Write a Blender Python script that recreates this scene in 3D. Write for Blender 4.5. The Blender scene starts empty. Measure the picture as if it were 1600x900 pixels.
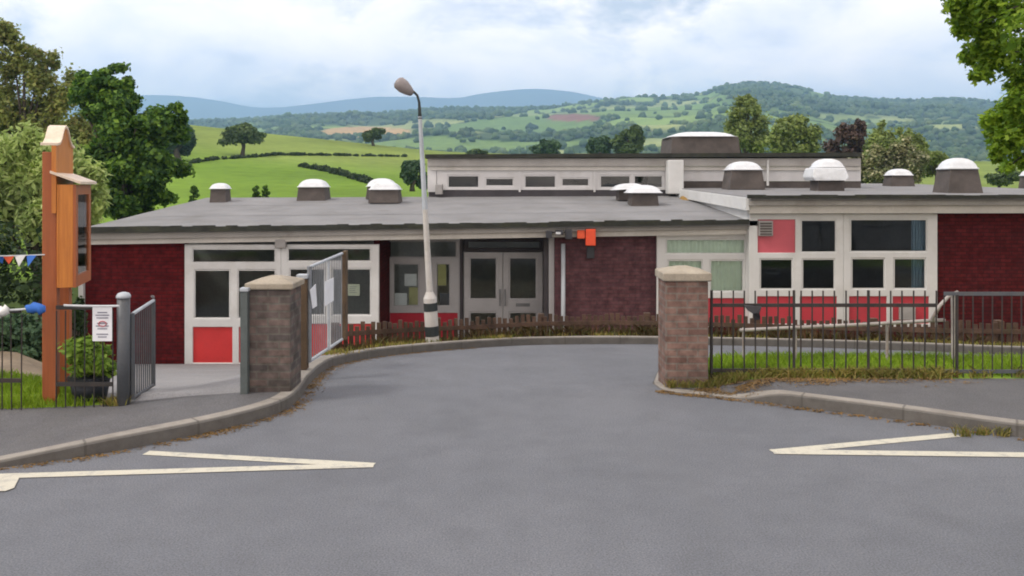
import bpy, bmesh, math, random
import numpy as np
from mathutils import Vector, Matrix, noise
from mathutils.geometry import tessellate_polygon

random.seed(7); rng = np.random.default_rng(7)
R = math.radians
scene = bpy.context.scene
COL = scene.collection
F = 1300.0            # focal length in photo pixels (1600 wide)
CZ = 2.17             # eye height
HY = 290.0            # horizon row

def P(x, y, D):       # photo position at depth D -> world point (survey of the photograph)
    return Vector(((x-800.0)*D/F, D, CZ-(y-HY)*D/F))
def PX(x, D): return (x-800.0)*D/F
def PZ(y, D): return CZ-(y-HY)*D/F

# ------------------------------------------------------------------ object helpers
def setp(o, label=None, cat=None, group=None, kind=None):
    if label: o['label'] = label
    if cat: o['category'] = cat
    if group: o['group'] = group
    if kind: o['kind'] = kind
    return o
def thing(name, label, cat, loc, group=None):
    o = bpy.data.objects.new(name, None); COL.objects.link(o)
    o.location = loc; o.empty_display_size = .2
    return setp(o, label, cat, group)
def wloc(o):
    v = Vector((0, 0, 0))
    while o is not None:
        v += o.location; o = o.parent
    return v

class MB:
    def __init__(s): s.v = []; s.f = []; s.m = []
    def add(s, vs, fs, mi=0):
        b = len(s.v); s.v += [tuple(v) for v in vs]
        s.f += [tuple(b+i for i in f) for f in fs]; s.m += [mi]*len(fs)
        return s
    def hexa(s, q, mi=0):      # 8 points: front quad (ccw) then back quad
        return s.add(q, [(0,1,2,3),(7,6,5,4),(0,4,5,1),(1,5,6,2),(2,6,7,3),(3,7,4,0)], mi)
    def box(s, x0, x1, y0, y1, z0, z1, mi=0):
        return s.hexa([(x0,y0,z0),(x1,y0,z0),(x1,y0,z1),(x0,y0,z1),(x0,y1,z0),(x1,y1,z0),(x1,y1,z1),(x0,y1,z1)], mi)
    def fbox(s, x0, y0, x1, y1, D, dep, mi=0):   # frontal box from photo rectangle
        a, b = P(x0, y1, D), P(x1, y0, D)
        return s.box(a.x, b.x, D, D+dep, a.z, b.z, mi)
    def obox(s, o, ux, uy, uz, mi=0):            # box from corner and 3 edge vectors
        o, ux, uy, uz = map(Vector, (o, ux, uy, uz))
        return s.hexa([o, o+ux, o+ux+uz, o+uz, o+uy, o+ux+uy, o+ux+uy+uz, o+uz+uy], mi)
    def tube(s, pts, rad, n=8, mi=0, caps=True):
        pts = [Vector(p) for p in pts]
        if not hasattr(rad, '__len__'): rad = [rad]*len(pts)
        ring = []; b = len(s.v)
        for i, p in enumerate(pts):
            t = (pts[min(i+1, len(pts)-1)]-pts[max(i-1, 0)]).normalized()
            a = Vector((0,0,1)) if abs(t.z) < .9 else Vector((1,0,0))
            u = t.cross(a).normalized(); w = t.cross(u)
            for k in range(n):
                an = 2*math.pi*k/n
                s.v.append(tuple(p+(u*math.cos(an)+w*math.sin(an))*rad[i]))
        for i in range(len(pts)-1):
            for k in range(n):
                s.f.append((b+i*n+k, b+i*n+(k+1)%n, b+(i+1)*n+(k+1)%n, b+(i+1)*n+k)); s.m.append(mi)
        if caps:
            s.f.append(tuple(b+k for k in range(n))[::-1]); s.m.append(mi)
            s.f.append(tuple(b+(len(pts)-1)*n+k for k in range(n))); s.m.append(mi)
        return s
    def lathe(s, c, prof, n=16, mi=0, sx=1, sy=1):     # prof list of (r,z)
        b = len(s.v); c = Vector(c)
        for r, z in prof:
            for k in range(n):
                an = 2*math.pi*k/n
                s.v.append((c.x+r*math.cos(an)*sx, c.y+r*math.sin(an)*sy, c.z+z))
        for i in range(len(prof)-1):
            for k in range(n):
                s.f.append((b+i*n+k, b+i*n+(k+1)%n, b+(i+1)*n+(k+1)%n, b+(i+1)*n+k)); s.m.append(mi)
        s.f.append(tuple(b+k for k in range(n))[::-1]); s.m.append(mi)
        s.f.append(tuple(b+(len(prof)-1)*n+k for k in range(n))); s.m.append(mi)
        return s
    def build(s, name, mats, parent=None, smooth=False, bevel=0):
        if not isinstance(mats, (list, tuple)): mats = [mats]
        me = bpy.data.meshes.new(name)
        base = wloc(parent) if parent else Vector((0,0,0))
        vs = [(v[0]-base.x, v[1]-base.y, v[2]-base.z) for v in s.v]
        me.from_pydata(vs, [], s.f)
        for m in mats: me.materials.append(m)
        if len(mats) > 1: me.polygons.foreach_set('material_index', s.m)
        bm = bmesh.new(); bm.from_mesh(me)
        bmesh.ops.recalc_face_normals(bm, faces=bm.faces)
        bm.to_mesh(me); bm.free()
        if smooth: me.polygons.foreach_set('use_smooth', [True]*len(me.polygons))
        o = bpy.data.objects.new(name, me); COL.objects.link(o)
        if parent: o.parent = parent
        if bevel:
            md = o.modifiers.new('bevel', 'BEVEL'); md.width = bevel; md.segments = 2; md.limit_method = 'ANGLE'
        return o

def npmesh(name, verts, faces, mats, parent=None, smooth=False, tint=None):
    """verts (n,3) array, faces (m,k) array of equal-size polygons"""
    me = bpy.data.meshes.new(name)
    v = np.asarray(verts, dtype=np.float32)
    if parent is not None:
        b = wloc(parent); v = v-np.array([b.x, b.y, b.z], dtype=np.float32)
    f = np.asarray(faces, dtype=np.int32); k = f.shape[1]
    me.vertices.add(len(v)); me.vertices.foreach_set('co', v.ravel())
    me.loops.add(f.size); me.loops.foreach_set('vertex_index', f.ravel())
    me.polygons.add(len(f)); me.polygons.foreach_set('loop_start', np.arange(0, f.size, k, dtype=np.int32))
    me.polygons.foreach_set('loop_total', np.full(len(f), k, dtype=np.int32))
    if tint is not None:
        a = me.color_attributes.new('tint', 'FLOAT_COLOR', 'POINT')
        a.data.foreach_set('color', np.asarray(tint, dtype=np.float32).ravel())
    me.update(calc_edges=True); me.validate()
    if not isinstance(mats, (list, tuple)): mats = [mats]
    for m in mats: me.materials.append(m)
    if smooth: me.polygons.foreach_set('use_smooth', np.ones(len(f), dtype=bool))
    o = bpy.data.objects.new(name, me); COL.objects.link(o)
    if parent is not None: o.parent = parent
    return o

# ------------------------------------------------------------------ materials
class NT:
    def __init__(s, name):
        s.m = bpy.data.materials.new(name); s.m.use_nodes = True
        s.t = s.m.node_tree; s.n = s.t.nodes; s.l = s.t.links
        s.b = s.n['Principled BSDF']; s.out = s.n['Material Output']
    def node(s, typ, **kw):
        n = s.n.new(typ)
        for k, v in kw.items(): setattr(n, k, v)
        return n
    def link(s, a, b): s.l.new(a, b)
    def coord(s, kind='Object', scale=(1,1,1)):
        tc = s.node('ShaderNodeTexCoord'); mp = s.node('ShaderNodeMapping')
        mp.inputs['Scale'].default_value = scale
        s.link(tc.outputs[kind], mp.inputs['Vector']); return mp.outputs['Vector']
    def noise(s, vec, scale, detail=4, rough=.55):
        n = s.node('ShaderNodeTexNoise'); n.inputs['Scale'].default_value = scale
        n.inputs['Detail'].default_value = detail; n.inputs['Roughness'].default_value = rough
        s.link(vec, n.inputs['Vector']); return n.outputs['Fac']
    def ramp(s, fac, stops):
        n = s.node('ShaderNodeValToRGB'); cr = n.color_ramp
        while len(cr.elements) < len(stops): cr.elements.new(.5)
        for e, (p, c) in zip(cr.elements, stops):
            e.position = p; e.color = (*c, 1) if len(c) == 3 else c
        s.link(fac, n.inputs['Fac']); return n.outputs['Color']
    def mix(s, fac, a, b, mode='MIX'):
        n = s.node('ShaderNodeMix', data_type='RGBA', blend_type=mode)
        for val, idx in ((fac, 0), (a, 6), (b, 7)):
            if hasattr(val, 'is_output'): s.link(val, n.inputs[idx])
            else: n.inputs[idx].default_value = val if idx == 0 else ((*val, 1) if len(val) == 3 else val)
        return n.outputs[2]
    def bump(s, h, strength=.3, dist=.02):
        n = s.node('ShaderNodeBump'); n.inputs['Strength'].default_value = strength
        n.inputs['Distance'].default_value = dist
        s.link(h, n.inputs['Height']); s.link(n.outputs['Normal'], s.b.inputs['Normal'])

def sc(c, k): return tuple(min(1, max(0, x*k)) for x in c)

def mat(name, col, rough=.7, var=.18, scale=3.0, fine=40.0, bump=.15, metal=0.0, dirt=None, dirt_amt=.35, spec=.4):
    t = NT(name); v = t.coord()
    n1 = t.noise(v, scale, 5); n2 = t.noise(v, fine, 3)
    c = t.ramp(n1, [(.3, sc(col, 1-var)), (.7, sc(col, 1+var))])
    c2 = t.ramp(n2, [(.3, (1-var*.6,)*3), (.7, (1+var*.3,)*3)])
    c = t.mix(1.0, c, c2, 'MULTIPLY')
    if dirt:
        n3 = t.noise(v, scale*.55+.3, 6, .7)
        fac = t.ramp(n3, [(.52, (0,0,0)), (.72, (dirt_amt,)*3)])
        c = t.mix(fac, c, dirt)
    t.link(c, t.b.inputs['Base Color'])
    t.b.inputs['Roughness'].default_value = rough
    t.b.inputs['Metallic'].default_value = metal
    t.b.inputs['Specular IOR Level'].default_value = spec
    if bump: t.bump(n2, bump, .01)
    return t.m

def brick(name, c1, c2, mortar, bw=.225, bh=.075, ms=.010, stain=(.02,.02,.02), stain_amt=.5):
    t = NT(name)
    tc = t.node('ShaderNodeTexCoord'); sp = t.node('ShaderNodeSeparateXYZ'); t.link(tc.outputs['Object'], sp.inputs[0])
    ad = t.node('ShaderNodeMath', operation='ADD'); t.link(sp.outputs['X'], ad.inputs[0]); t.link(sp.outputs['Y'], ad.inputs[1])
    cb = t.node('ShaderNodeCombineXYZ'); t.link(ad.outputs[0], cb.inputs['X']); t.link(sp.outputs['Z'], cb.inputs['Y'])
    br = t.node('ShaderNodeTexBrick'); t.link(cb.outputs[0], br.inputs['Vector'])
    br.inputs['Scale'].default_value = 1; br.inputs['Brick Width'].default_value = bw; br.inputs['Row Height'].default_value = bh
    br.inputs['Mortar Size'].default_value = ms; br.inputs['Mortar Smooth'].default_value = .2
    br.inputs['Color1'].default_value = (*c1, 1); br.inputs['Color2'].default_value = (*c2, 1); br.inputs['Mortar'].default_value = (*mortar, 1)
    v = tc.outputs['Object']
    n1 = t.noise(v, 1.6, 6, .65); n2 = t.noise(v, 9, 3); n3 = t.noise(v, 60, 3)
    c = t.mix(1.0, br.outputs['Color'], t.ramp(n2, [(.3, (.62,)*3), (.7, (1.25,)*3)]), 'MULTIPLY')
    fac = t.ramp(n1, [(.48, (0,0,0)), (.72, (stain_amt,)*3)])
    c = t.mix(fac, c, stain)
    t.link(c, t.b.inputs['Base Color']); t.b.inputs['Roughness'].default_value = .9; t.b.inputs['Specular IOR Level'].default_value = .12
    mx = t.node('ShaderNodeMath', operation='MULTIPLY_ADD'); t.link(n3, mx.inputs[0]); mx.inputs[1].default_value = .35
    iv = t.node('ShaderNodeMath', operation='SUBTRACT'); iv.inputs[0].default_value = 1; t.link(br.outputs['Fac'], iv.inputs[1])
    t.link(iv.outputs[0], mx.inputs[2]); t.bump(mx.outputs[0], .5, .012)
    return t.m

def leaf(name, cols, trans=.35, rough=.6, noise_scale=.8):
    t = NT(name)
    g = t.node('ShaderNodeNewGeometry')
    c = t.ramp(g.outputs['Random Per Island'], [(i/max(1, len(cols)-1), c) for i, c in enumerate(cols)])
    n = t.noise(t.coord(), noise_scale, 3)
    c = t.mix(1.0, c, t.ramp(n, [(.35, (.72,.75,.75)), (.65, (1.25,1.22,1.05))]), 'MULTIPLY')
    t.link(c, t.b.inputs['Base Color']); t.b.inputs['Roughness'].default_value = rough
    t.b.inputs['Specular IOR Level'].default_value = .25
    tr = t.node('ShaderNodeBsdfTranslucent'); t.link(c, tr.inputs['Color'])
    mx = t.node('ShaderNodeMixShader'); mx.inputs[0].default_value = trans
    t.link(t.b.outputs[0], mx.inputs[1]); t.link(tr.outputs[0], mx.inputs[2]); t.link(mx.outputs[0], t.out.inputs['Surface'])
    return t.m

def glass_mat(name, tint=(.75,.82,.8)):
    t = NT(name)
    tr = t.node('ShaderNodeBsdfTransparent'); tr.inputs['Color'].default_value = (*tint, 1)
    gl = t.node('ShaderNodeBsdfGlossy'); gl.inputs['Roughness'].default_value = .03; gl.inputs['Color'].default_value = (.95,.97,1,1)
    n = t.noise(t.coord(), 1.3, 2)
    b = t.node('ShaderNodeBump'); b.inputs['Strength'].default_value = .06; b.inputs['Distance'].default_value = .05
    t.link(n, b.inputs['Height']); t.link(b.outputs['Normal'], gl.inputs['Normal'])
    fr = t.node('ShaderNodeFresnel'); fr.inputs['IOR'].default_value = 1.38
    mx = t.node('ShaderNodeMixShader'); t.link(fr.outputs[0], mx.inputs[0])
    t.link(tr.outputs[0], mx.inputs[1]); t.link(gl.outputs[0], mx.inputs[2]); t.link(mx.outputs[0], t.out.inputs['Surface'])
    return t.m

def asphalt(name, a, b, patch=(.16,.155,.15), spec=.35):
    t = NT(name); v = t.coord()
    n1 = t.noise(v, .35, 6, .62); n2 = t.noise(v, 3.0, 5, .6); n3 = t.noise(v, 85, 3); n4 = t.noise(t.coord('Object', (1.6,.22,1)), 1.1, 4)
    c = t.ramp(n1, [(.32, a), (.68, b)])
    n5 = t.noise(v, .9, 7, .7); c = t.mix(t.ramp(n5, [(.5, (0,0,0)), (.68, (.55,)*3)]), c, sc(a, .84))
    vr = t.node('ShaderNodeTexVoronoi', feature='DISTANCE_TO_EDGE'); vr.inputs['Scale'].default_value = .42
    wob = t.node('ShaderNodeVectorMath', operation='ADD'); nn = t.node('ShaderNodeTexNoise'); nn.inputs['Scale'].default_value = 2.2; nn.inputs['Detail'].default_value = 5
    t.link(v, nn.inputs['Vector']); t.link(v, wob.inputs[0]); t.link(nn.outputs['Color'], wob.inputs[1]); t.link(wob.outputs[0], vr.inputs['Vector'])
    c = t.mix(t.ramp(vr.outputs['Distance'], [(.0, (.13,)*3), (.006, (0,0,0))]), c, sc(a, .45))
    c = t.mix(1.0, c, t.ramp(n2, [(.3, (.93,)*3), (.7, (1.06,)*3)]), 'MULTIPLY')
    c = t.mix(1.0, c, t.ramp(n3, [(.30, (.62,)*3), (.70, (1.38,)*3)]), 'MULTIPLY')
    c = t.mix(t.ramp(n4, [(.55, (0,0,0)), (.75, (.5,)*3)]), c, patch)
    t.link(c, t.b.inputs['Base Color']); t.b.inputs['Roughness'].default_value = .8
    t.b.inputs['Specular IOR Level'].default_value = spec
    t.bump(n3, .35, .006); return t.m

M = {}
M['road'] = asphalt('asphalt_road', (.108,.114,.128), (.138,.144,.159), (.124,.129,.140))
M['pave'] = asphalt('asphalt_pavement', (.080,.079,.083), (.112,.109,.112), (.112,.105,.096))
M['path'] = asphalt('path_tarmac', (.19,.187,.19), (.235,.23,.23), (.205,.20,.198))
t = NT('road_paint'); v = t.coord()
pn = t.noise(v, 9, 9, .78)
t.link(t.mix(t.ramp(pn, [(.50, (0,0,0)), (.66, (.7,)*3)]), (.50,.475,.385), (.19,.19,.195)), t.b.inputs['Base Color'])
t.b.inputs['Roughness'].default_value = .6; M['paint'] = t.m
# kerb stones: pale concrete with joints every 0.9 m along x+y
t = NT('kerb_concrete'); v = t.coord()
sp = t.node('ShaderNodeUVMap'); sx = t.node('ShaderNodeSeparateXYZ'); t.link(sp.outputs[0], sx.inputs[0])
w = t.node('ShaderNodeMath', operation='FRACT'); t.link(sx.outputs['X'], w.inputs[0])
lt = t.node('ShaderNodeMath', operation='LESS_THAN'); t.link(w.outputs[0], lt.inputs[0]); lt.inputs[1].default_value = .022
kc = t.ramp(t.noise(v, 5, 6, .7), [(.3, (.205,.187,.163)), (.7, (.30,.275,.24))])
kc = t.mix(t.ramp(t.noise(v, 1.3, 6, .7), [(.5, (0,0,0)), (.7, (.5,)*3)]), kc, (.11,.09,.07))
kgf = t.ramp(sx.outputs['Y'], [(.30, (.85,)*3), (.40, (0,0,0))])  # kerb face coloured darker: its shade painted in, together with road grime
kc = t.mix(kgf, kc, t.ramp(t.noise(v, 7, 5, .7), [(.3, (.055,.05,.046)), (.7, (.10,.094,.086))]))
kc = t.mix(t.mix(lt.outputs[0], (0,0,0), (.6,.6,.6)), kc, (.06,.055,.045))
t.link(kc, t.b.inputs['Base Color']); t.b.inputs['Roughness'].default_value = .85; t.bump(t.noise(v, 90, 3), .3, .008)
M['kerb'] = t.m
M['brick_maroon'] = brick('brick_maroon', (.075,.006,.007), (.105,.009,.010), (.05,.009,.009), stain=(.04,.005,.006), stain_amt=.45)
M['brick_plum'] = brick('brick_plum', (.10,.045,.052), (.135,.06,.066), (.085,.05,.054), stain=(.055,.03,.035), stain_amt=.5)
M['brick_dark'] = brick('brick_dark', (.065,.008,.009), (.092,.012,.013), (.042,.010,.010), stain=(.03,.012,.014), stain_amt=.5)
M['brick_pillar'] = brick('brick_pillar_grey', (.085,.074,.07), (.165,.12,.105), (.125,.115,.10), ms=.010, stain=(.038,.034,.03), stain_amt=.8)
M['brick_pillar_red'] = brick('brick_pillar_red', (.155,.092,.075), (.215,.14,.115), (.175,.145,.125), ms=.010, stain=(.065,.055,.05), stain_amt=.7)
M['capstone'] = mat('capstone', (.32,.28,.22), .85, .2, 4, 60, .3, dirt=(.17,.14,.09), dirt_amt=.6)
M['white'] = mat('white_paint', (.57,.575,.565), .5, .07, 2, 40, .05, dirt=(.42,.41,.37), dirt_amt=.45)
M['white_shade'] = mat('cream_paint', (.56,.555,.555), .5, .08, 2, 40, .05, dirt=(.40,.385,.36), dirt_amt=.45)
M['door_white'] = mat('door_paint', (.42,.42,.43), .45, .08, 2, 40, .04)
M['fascia'] = mat('fascia_board', (.36,.345,.325), .7, .14, 1.2, 30, .1, dirt=(.20,.18,.15), dirt_amt=.6)
M['fascia_pale'] = mat('fascia_board_pale', (.52,.50,.46), .65, .12, 1.2, 30, .1, dirt=(.30,.28,.23), dirt_amt=.5)
M['felt'] = mat('roof_felt', (.205,.205,.208), .9, .12, 1.1, 25, .35, dirt=(.15,.147,.143), dirt_amt=.75, spec=.15)
M['felt_edge'] = mat('roof_edge', (.028,.03,.024), .9, .4, 4, 30, .5, dirt=(.06,.065,.03), dirt_amt=.5)
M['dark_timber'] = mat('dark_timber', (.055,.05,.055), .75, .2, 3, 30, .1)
M['red'] = mat('red_panel', (.50,.030,.030), .5, .1, 2.0, 40, .05, dirt=(.36,.04,.035), dirt_amt=.5)
M['crimson'] = mat('crimson_panel', (.42,.012,.03), .5, .1, 2.0, 40, .05)
M['red_right'] = mat('faded_red_panel', (.43,.035,.05), .5, .1, 2.0, 40, .05, dirt=(.3,.04,.05), dirt_amt=.5)
M['pink'] = mat('pink_panel', (.50,.095,.12), .5, .1, 2.0, 40, .05)
M['glass'] = glass_mat('window_glass', (.90,.93,.92))
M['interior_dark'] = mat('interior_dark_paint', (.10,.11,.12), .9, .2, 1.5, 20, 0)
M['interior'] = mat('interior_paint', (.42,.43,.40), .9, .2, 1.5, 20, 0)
M['interior_floor'] = mat('interior_floor', (.22,.20,.17), .7, .2, 1.5, 20, 0)
M['blind'] = mat('green_blind', (.78,.86,.72), .8, .08, 2, 30, .05)
M['dome'] = mat('dome_plastic', (.58,.60,.62), .35, .08, 5, 40, .03, dirt=(.38,.38,.35), dirt_amt=.5)
M['upstand'] = mat('rooflight_upstand', (.085,.072,.065), .8, .25, 3, 40, .15, dirt=(.05,.04,.035), dirt_amt=.6)
M['galv'] = mat('galvanised_steel', (.2,.21,.22), .5, .15, 6, 60, .08, metal=.35, dirt=(.16,.15,.13), dirt_amt=.5)
M['gate_grey'] = mat('gate_paint', (.078,.085,.094), .5, .15, 6, 60, .08, dirt=(.12,.10,.08), dirt_amt=.4)
M['gate_mid'] = mat('gate_mid_paint', (.19,.205,.225), .5, .15, 6, 60, .08, dirt=(.14,.12,.10), dirt_amt=.4)
M['gate_light'] = mat('gate_rail_paint', (.40,.43,.46), .45, .12, 6, 60, .06)
M['gate_green'] = mat('gate_post_paint', (.085,.10,.098), .6, .2, 6, 60, .08)
M['black_iron'] = mat('black_iron', (.028,.025,.023), .6, .3, 6, 60, .1, dirt=(.08,.045,.028), dirt_amt=.6)
M['brown_post'] = mat('brown_post', (.095,.062,.035), .8, .3, 4, 50, .25)
M['lamp_white'] = mat('lamp_white', (.47,.45,.42), .55, .1, 4, 40, .06, dirt=(.30,.27,.22), dirt_amt=.6)
M['lamp_black'] = mat('lamp_black', (.02,.026,.026), .5, .2, 4, 40, .06)
M['lamp_steel'] = mat('lamp_steel', (.40,.435,.47), .5, .12, 4, 40, .06, dirt=(.25,.25,.24), dirt_amt=.6)
M['lamp_head'] = mat('lamp_head', (.22,.195,.19), .4, .12, 6, 40, .05)
M['paper'] = mat('paper', (.72,.73,.76), .7, .05, 8, 40, 0)
M['ink'] = mat('faded_ink', (.22,.22,.28), .8, .3, 20, 60, 0)
M['ink_red'] = mat('faded_red_ink', (.45,.16,.18), .8, .2, 20, 60, 0)
M['paper_cream'] = mat('cream_paper', (.66,.66,.52), .7, .05, 8, 40, 0)
M['paper_yellow'] = mat('yellow_paper', (.42,.40,.17), .7, .1, 8, 40, 0)
M['paper_dark'] = mat('dark_paper', (.06,.07,.10), .7, .1, 8, 40, 0)
M['orange_red'] = mat('orange_box', (.70,.075,.025), .45, .1, 6, 40, 0)
M['device'] = mat('dark_device', (.035,.036,.042), .4, .2, 8, 40, 0)
M['pot'] = mat('black_plastic', (.015,.018,.024), .5, .2, 6, 40, .05)
M['soil'] = mat('soil', (.20,.155,.105), .95, .3, 2, 30, .6, dirt=(.11,.09,.05), dirt_amt=.6)
M['verge'] = mat('verge_soil', (.20,.155,.09), .95, .35, 2.5, 30, .6, dirt=(.10,.12,.03), dirt_amt=.8)
M['blue_cloth'] = mat('blue_cloth', (.03,.125,.44), .8, .15, 8, 40, .1)
M['white_cloth'] = mat('white_cloth', (.66,.66,.64), .8, .1, 8, 40, .1)
M['orange_cloth'] = mat('orange_cloth', (.62,.09,.035), .8, .15, 8, 40, .1)
M['string'] = mat('pale_string', (.5,.52,.54), .8, .1, 8, 40, 0)
M['black_bag'] = mat('black_plastic_sheet', (.012,.012,.014), .35, .2, 8, 40, .1)
M['bark'] = mat('bark', (.075,.062,.048), .95, .35, 6, 40, .8, dirt=(.045,.055,.025), dirt_amt=.5)
M['brown_wood'] = mat('weathered_brown_timber', (.085,.05,.033), .85, .45, 5, 60, .3, dirt=(.05,.05,.02), dirt_amt=.6)
M['rail_grey'] = mat('weathered_pale_rail', (.33,.30,.28), .7, .25, 5, 60, .2, dirt=(.16,.08,.05), dirt_amt=.6)
M['vent'] = mat('vent_grey', (.30,.29,.28), .6, .1, 6, 60, .1)
# varnished timber with vertical grain
def timber(name, a, b):
    t = NT(name); v = t.coord('Object', (14, 14, .8)); n = t.noise(v, 2.2, 6, .65)
    c = t.ramp(n, [(.3, a), (.7, b)])
    c = t.mix(t.ramp(t.noise(t.coord(), 2.2, 4), [(.55, (0,0,0)), (.8, (.4,)*3)]), c, sc(a, .6))
    t.link(c, t.b.inputs['Base Color']); t.b.inputs['Roughness'].default_value = .45; t.bump(n, .15, .005); return t.m
M['timber'] = timber('varnished_timber', (.40,.12,.014), (.57,.205,.028))
M['timber_post'] = timber('reddish_timber', (.25,.062,.015), (.38,.105,.024))
M['timber_pale'] = timber('pale_timber', (.60,.48,.36), (.74,.62,.49))
# grass, fields
def grass_mat(name, a, b, c3, s=.5):
    t = NT(name); v = t.coord(); n = t.noise(v, s, 6, .65); n2 = t.noise(v, s*30, 3)
    c = t.ramp(n, [(.3, a), (.5, b), (.72, c3)])
    c = t.mix(1., c, t.ramp(n2, [(.3, (.75,)*3), (.7, (1.2,)*3)]), 'MULTIPLY')
    t.link(c, t.b.inputs['Base Color']); t.b.inputs['Roughness'].default_value = .9; t.b.inputs['Specular IOR Level'].default_value = .1
    t.bump(n2, .5, .04); return t.m
M['lawn'] = grass_mat('lawn_grass', (.13,.22,.018), (.19,.30,.025), (.25,.34,.04), .8)
def land_mat(name):
    t = NT(name); a = t.node('ShaderNodeAttribute', attribute_name='tint')
    v = t.coord(); n = t.noise(v, .045, 8, .65); n2 = t.noise(v, .5, 5, .6)
    c = t.mix(1., a.outputs['Color'], t.ramp(n, [(.3, (.78,.8,.8)), (.7, (1.2,1.16,1.1))]), 'MULTIPLY')
    c = t.mix(1., c, t.ramp(n2, [(.3, (.86,)*3), (.7, (1.12,)*3)]), 'MULTIPLY')
    t.link(c, t.b.inputs['Base Color']); t.b.inputs['Roughness'].default_value = .95; t.b.inputs['Specular IOR Level'].default_value = .05
    return t.m
M['land'] = land_mat('land_cover')

# ------------------------------------------------------------------ ground levels
def sstep(a, b, x):
    t = np.clip((x-a)/(b-a), 0, 1); return t*t*(3-2*t)
def hr(D): return -.09*np.clip(D-9.0, 0, 4.6)
def hpath(D): return np.maximum(.1-.18*np.clip(D-8.3, 0, None), -1.47)

def poly_smooth(pts, n=5):      # Catmull-Rom through points
    out = []; P_ = [np.array(p, float) for p in pts]
    for i in range(len(P_)-1):
        p0, p1, p2, p3 = P_[max(i-1, 0)], P_[i], P_[i+1], P_[min(i+2, len(P_)-1)]
        for k in range(n):
            t = k/n
            out.append(.5*((2*p1)+(-p0+p2)*t+(2*p0-5*p1+4*p2-p3)*t*t+(-p0+3*p1-3*p2+p3)*t**3))
    out.append(P_[-1]); return [tuple(p) for p in out]

left_kerb = [(-60,5.75),(-12,5.75)] + poly_smooth([(-8,5.8),(-6,5.95),(-4.7,6.15),(-3.94,6.4),(-3.34,6.72),(-2.75,7.22),(-2.40,7.62),(-2.2,8.0),(-2.16,8.4),(-2.2,8.9),(-2.24,9.3),(-2.30,10.0),(-2.27,10.8),(-1.86,11.75),(-1.15,12.5),(-.3,13.1),(.6,13.45),(2.28,13.5),(4.4,13.1),(6.2,12.45),(7.26,11.95),(9.5,11.6),(13,11.5)], 5) + [(40,11.5)]
right_kerb = [(60,6.0),(14,6.0)] + poly_smooth([(9,6.05),(6.5,6.4),(5.2,6.82),(4.42,7.14),(3.57,7.70),(2.85,8.12),(2.4,8.40),(2.0,8.6),(1.66,8.75),(1.56,9.0),(1.6,9.4),(1.9,10.2),(2.6,10.85),(4,11.05),(7.4,10.75),(11,10.5),(14,10.45)], 5) + [(40,10.45)]
LK = np.array(left_kerb); RK = np.array(right_kerb)
def dist_line(L, X, Y):
    X = np.asarray(X, float); Y = np.asarray(Y, float)
    best = np.full(X.shape, 1e9)
    for a, b in zip(L[:-1], L[1:]):
        d = b-a; t = np.clip(((X-a[0])*d[0]+(Y-a[1])*d[1])/(d@d+1e-9), 0, 1)
        best = np.minimum(best, np.hypot(X-a[0]-t*d[0], Y-a[1]-t*d[1]))
    return best
def kerb_h_left(X, D):          # kerb upstand: dropped towards the far left
    return .105*sstep(-4.6, -3.1, np.asarray(X, float))+.015
def kerb_h_right(X, D):
    return np.where(np.asarray(D) > 8.85, .012+.06*sstep(9.3, 9.9, np.asarray(D, float)), .012+.108*sstep(2.25, 2.75, np.asarray(X, float)))
def h_left(X, D):               # land outside the left/outer kerb
    X = np.asarray(X, float); D = np.asarray(D, float)
    top = hr(D)+kerb_h_left(X, D)
    d = dist_line(LK, X, D)
    g = .08-.2*np.clip(D-11.2, 0, None)
    low = np.where(D < 8.3, top, np.maximum(hpath(D)+(g-hpath(D))*sstep(-.1, -1.3, X-np.interp(D, [8, 10.6, 14.5, 16.85], [-3.9, -5.2, -8.6, -9.5]))*(D < 18), -1.47))
    s = sstep(.1, 1.7, d)
    z = top*(1-s)+low*s
    return np.where(D < 8.3, .1*s*sstep(-5, -3, X)+top*(1-s)+.03*s*(1-sstep(-5, -3, X)), z)
def h_right(X, D):
    X = np.asarray(X, float); D = np.asarray(D, float)
    return hr(D)+np.where(D > 8.85, .025+.075*sstep(2.1, 2.7, X), kerb_h_right(X, D))

def sheet(name, poly, zf, material, step=.35, off=0.0, kind='structure'):
    vs = [Vector((p[0], p[1], 0)) for p in poly]
    tris = tessellate_polygon([vs])
    bm = bmesh.new(); bv = [bm.verts.new(v) for v in vs]
    for t in tris:
        try: bm.faces.new([bv[i] for i in t])
        except ValueError: pass
    x0, x1 = max(min(v.x for v in vs), -14), min(max(v.x for v in vs), 14)
    y0, y1 = max(min(v.y for v in vs), 2), min(max(v.y for v in vs), 20)
    for ax, a, b in ((0, x0, x1), (1, y0, y1)):
        k = a+step
        while k < b:
            co = Vector((k,0,0)) if ax == 0 else Vector((0,k,0)); no = Vector((1,0,0)) if ax == 0 else Vector((0,1,0))
            bmesh.ops.bisect_plane(bm, geom=bm.verts[:]+bm.edges[:]+bm.faces[:], plane_co=co, plane_no=no, dist=1e-5)
            k += step
    X = np.array([v.co.x for v in bm.verts]); D = np.array([v.co.y for v in bm.verts]); Z = zf(X, D)+off
    for v, z in zip(bm.verts, Z): v.co.z = float(z)
    bmesh.ops.recalc_face_normals(bm, faces=bm.faces)
    me = bpy.data.meshes.new(name); bm.to_mesh(me); bm.free()
    if sum(p.normal.z for p in me.polygons) < 0: me.flip_normals()
    me.materials.append(material)
    o = bpy.data.objects.new(name, me); COL.objects.link(o)
    if kind: o['kind'] = kind
    return o

sheet('road', [(-60,-18),(60,-18)]+right_kerb+left_kerb[::-1], lambda X, D: hr(D), M['road'])

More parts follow.
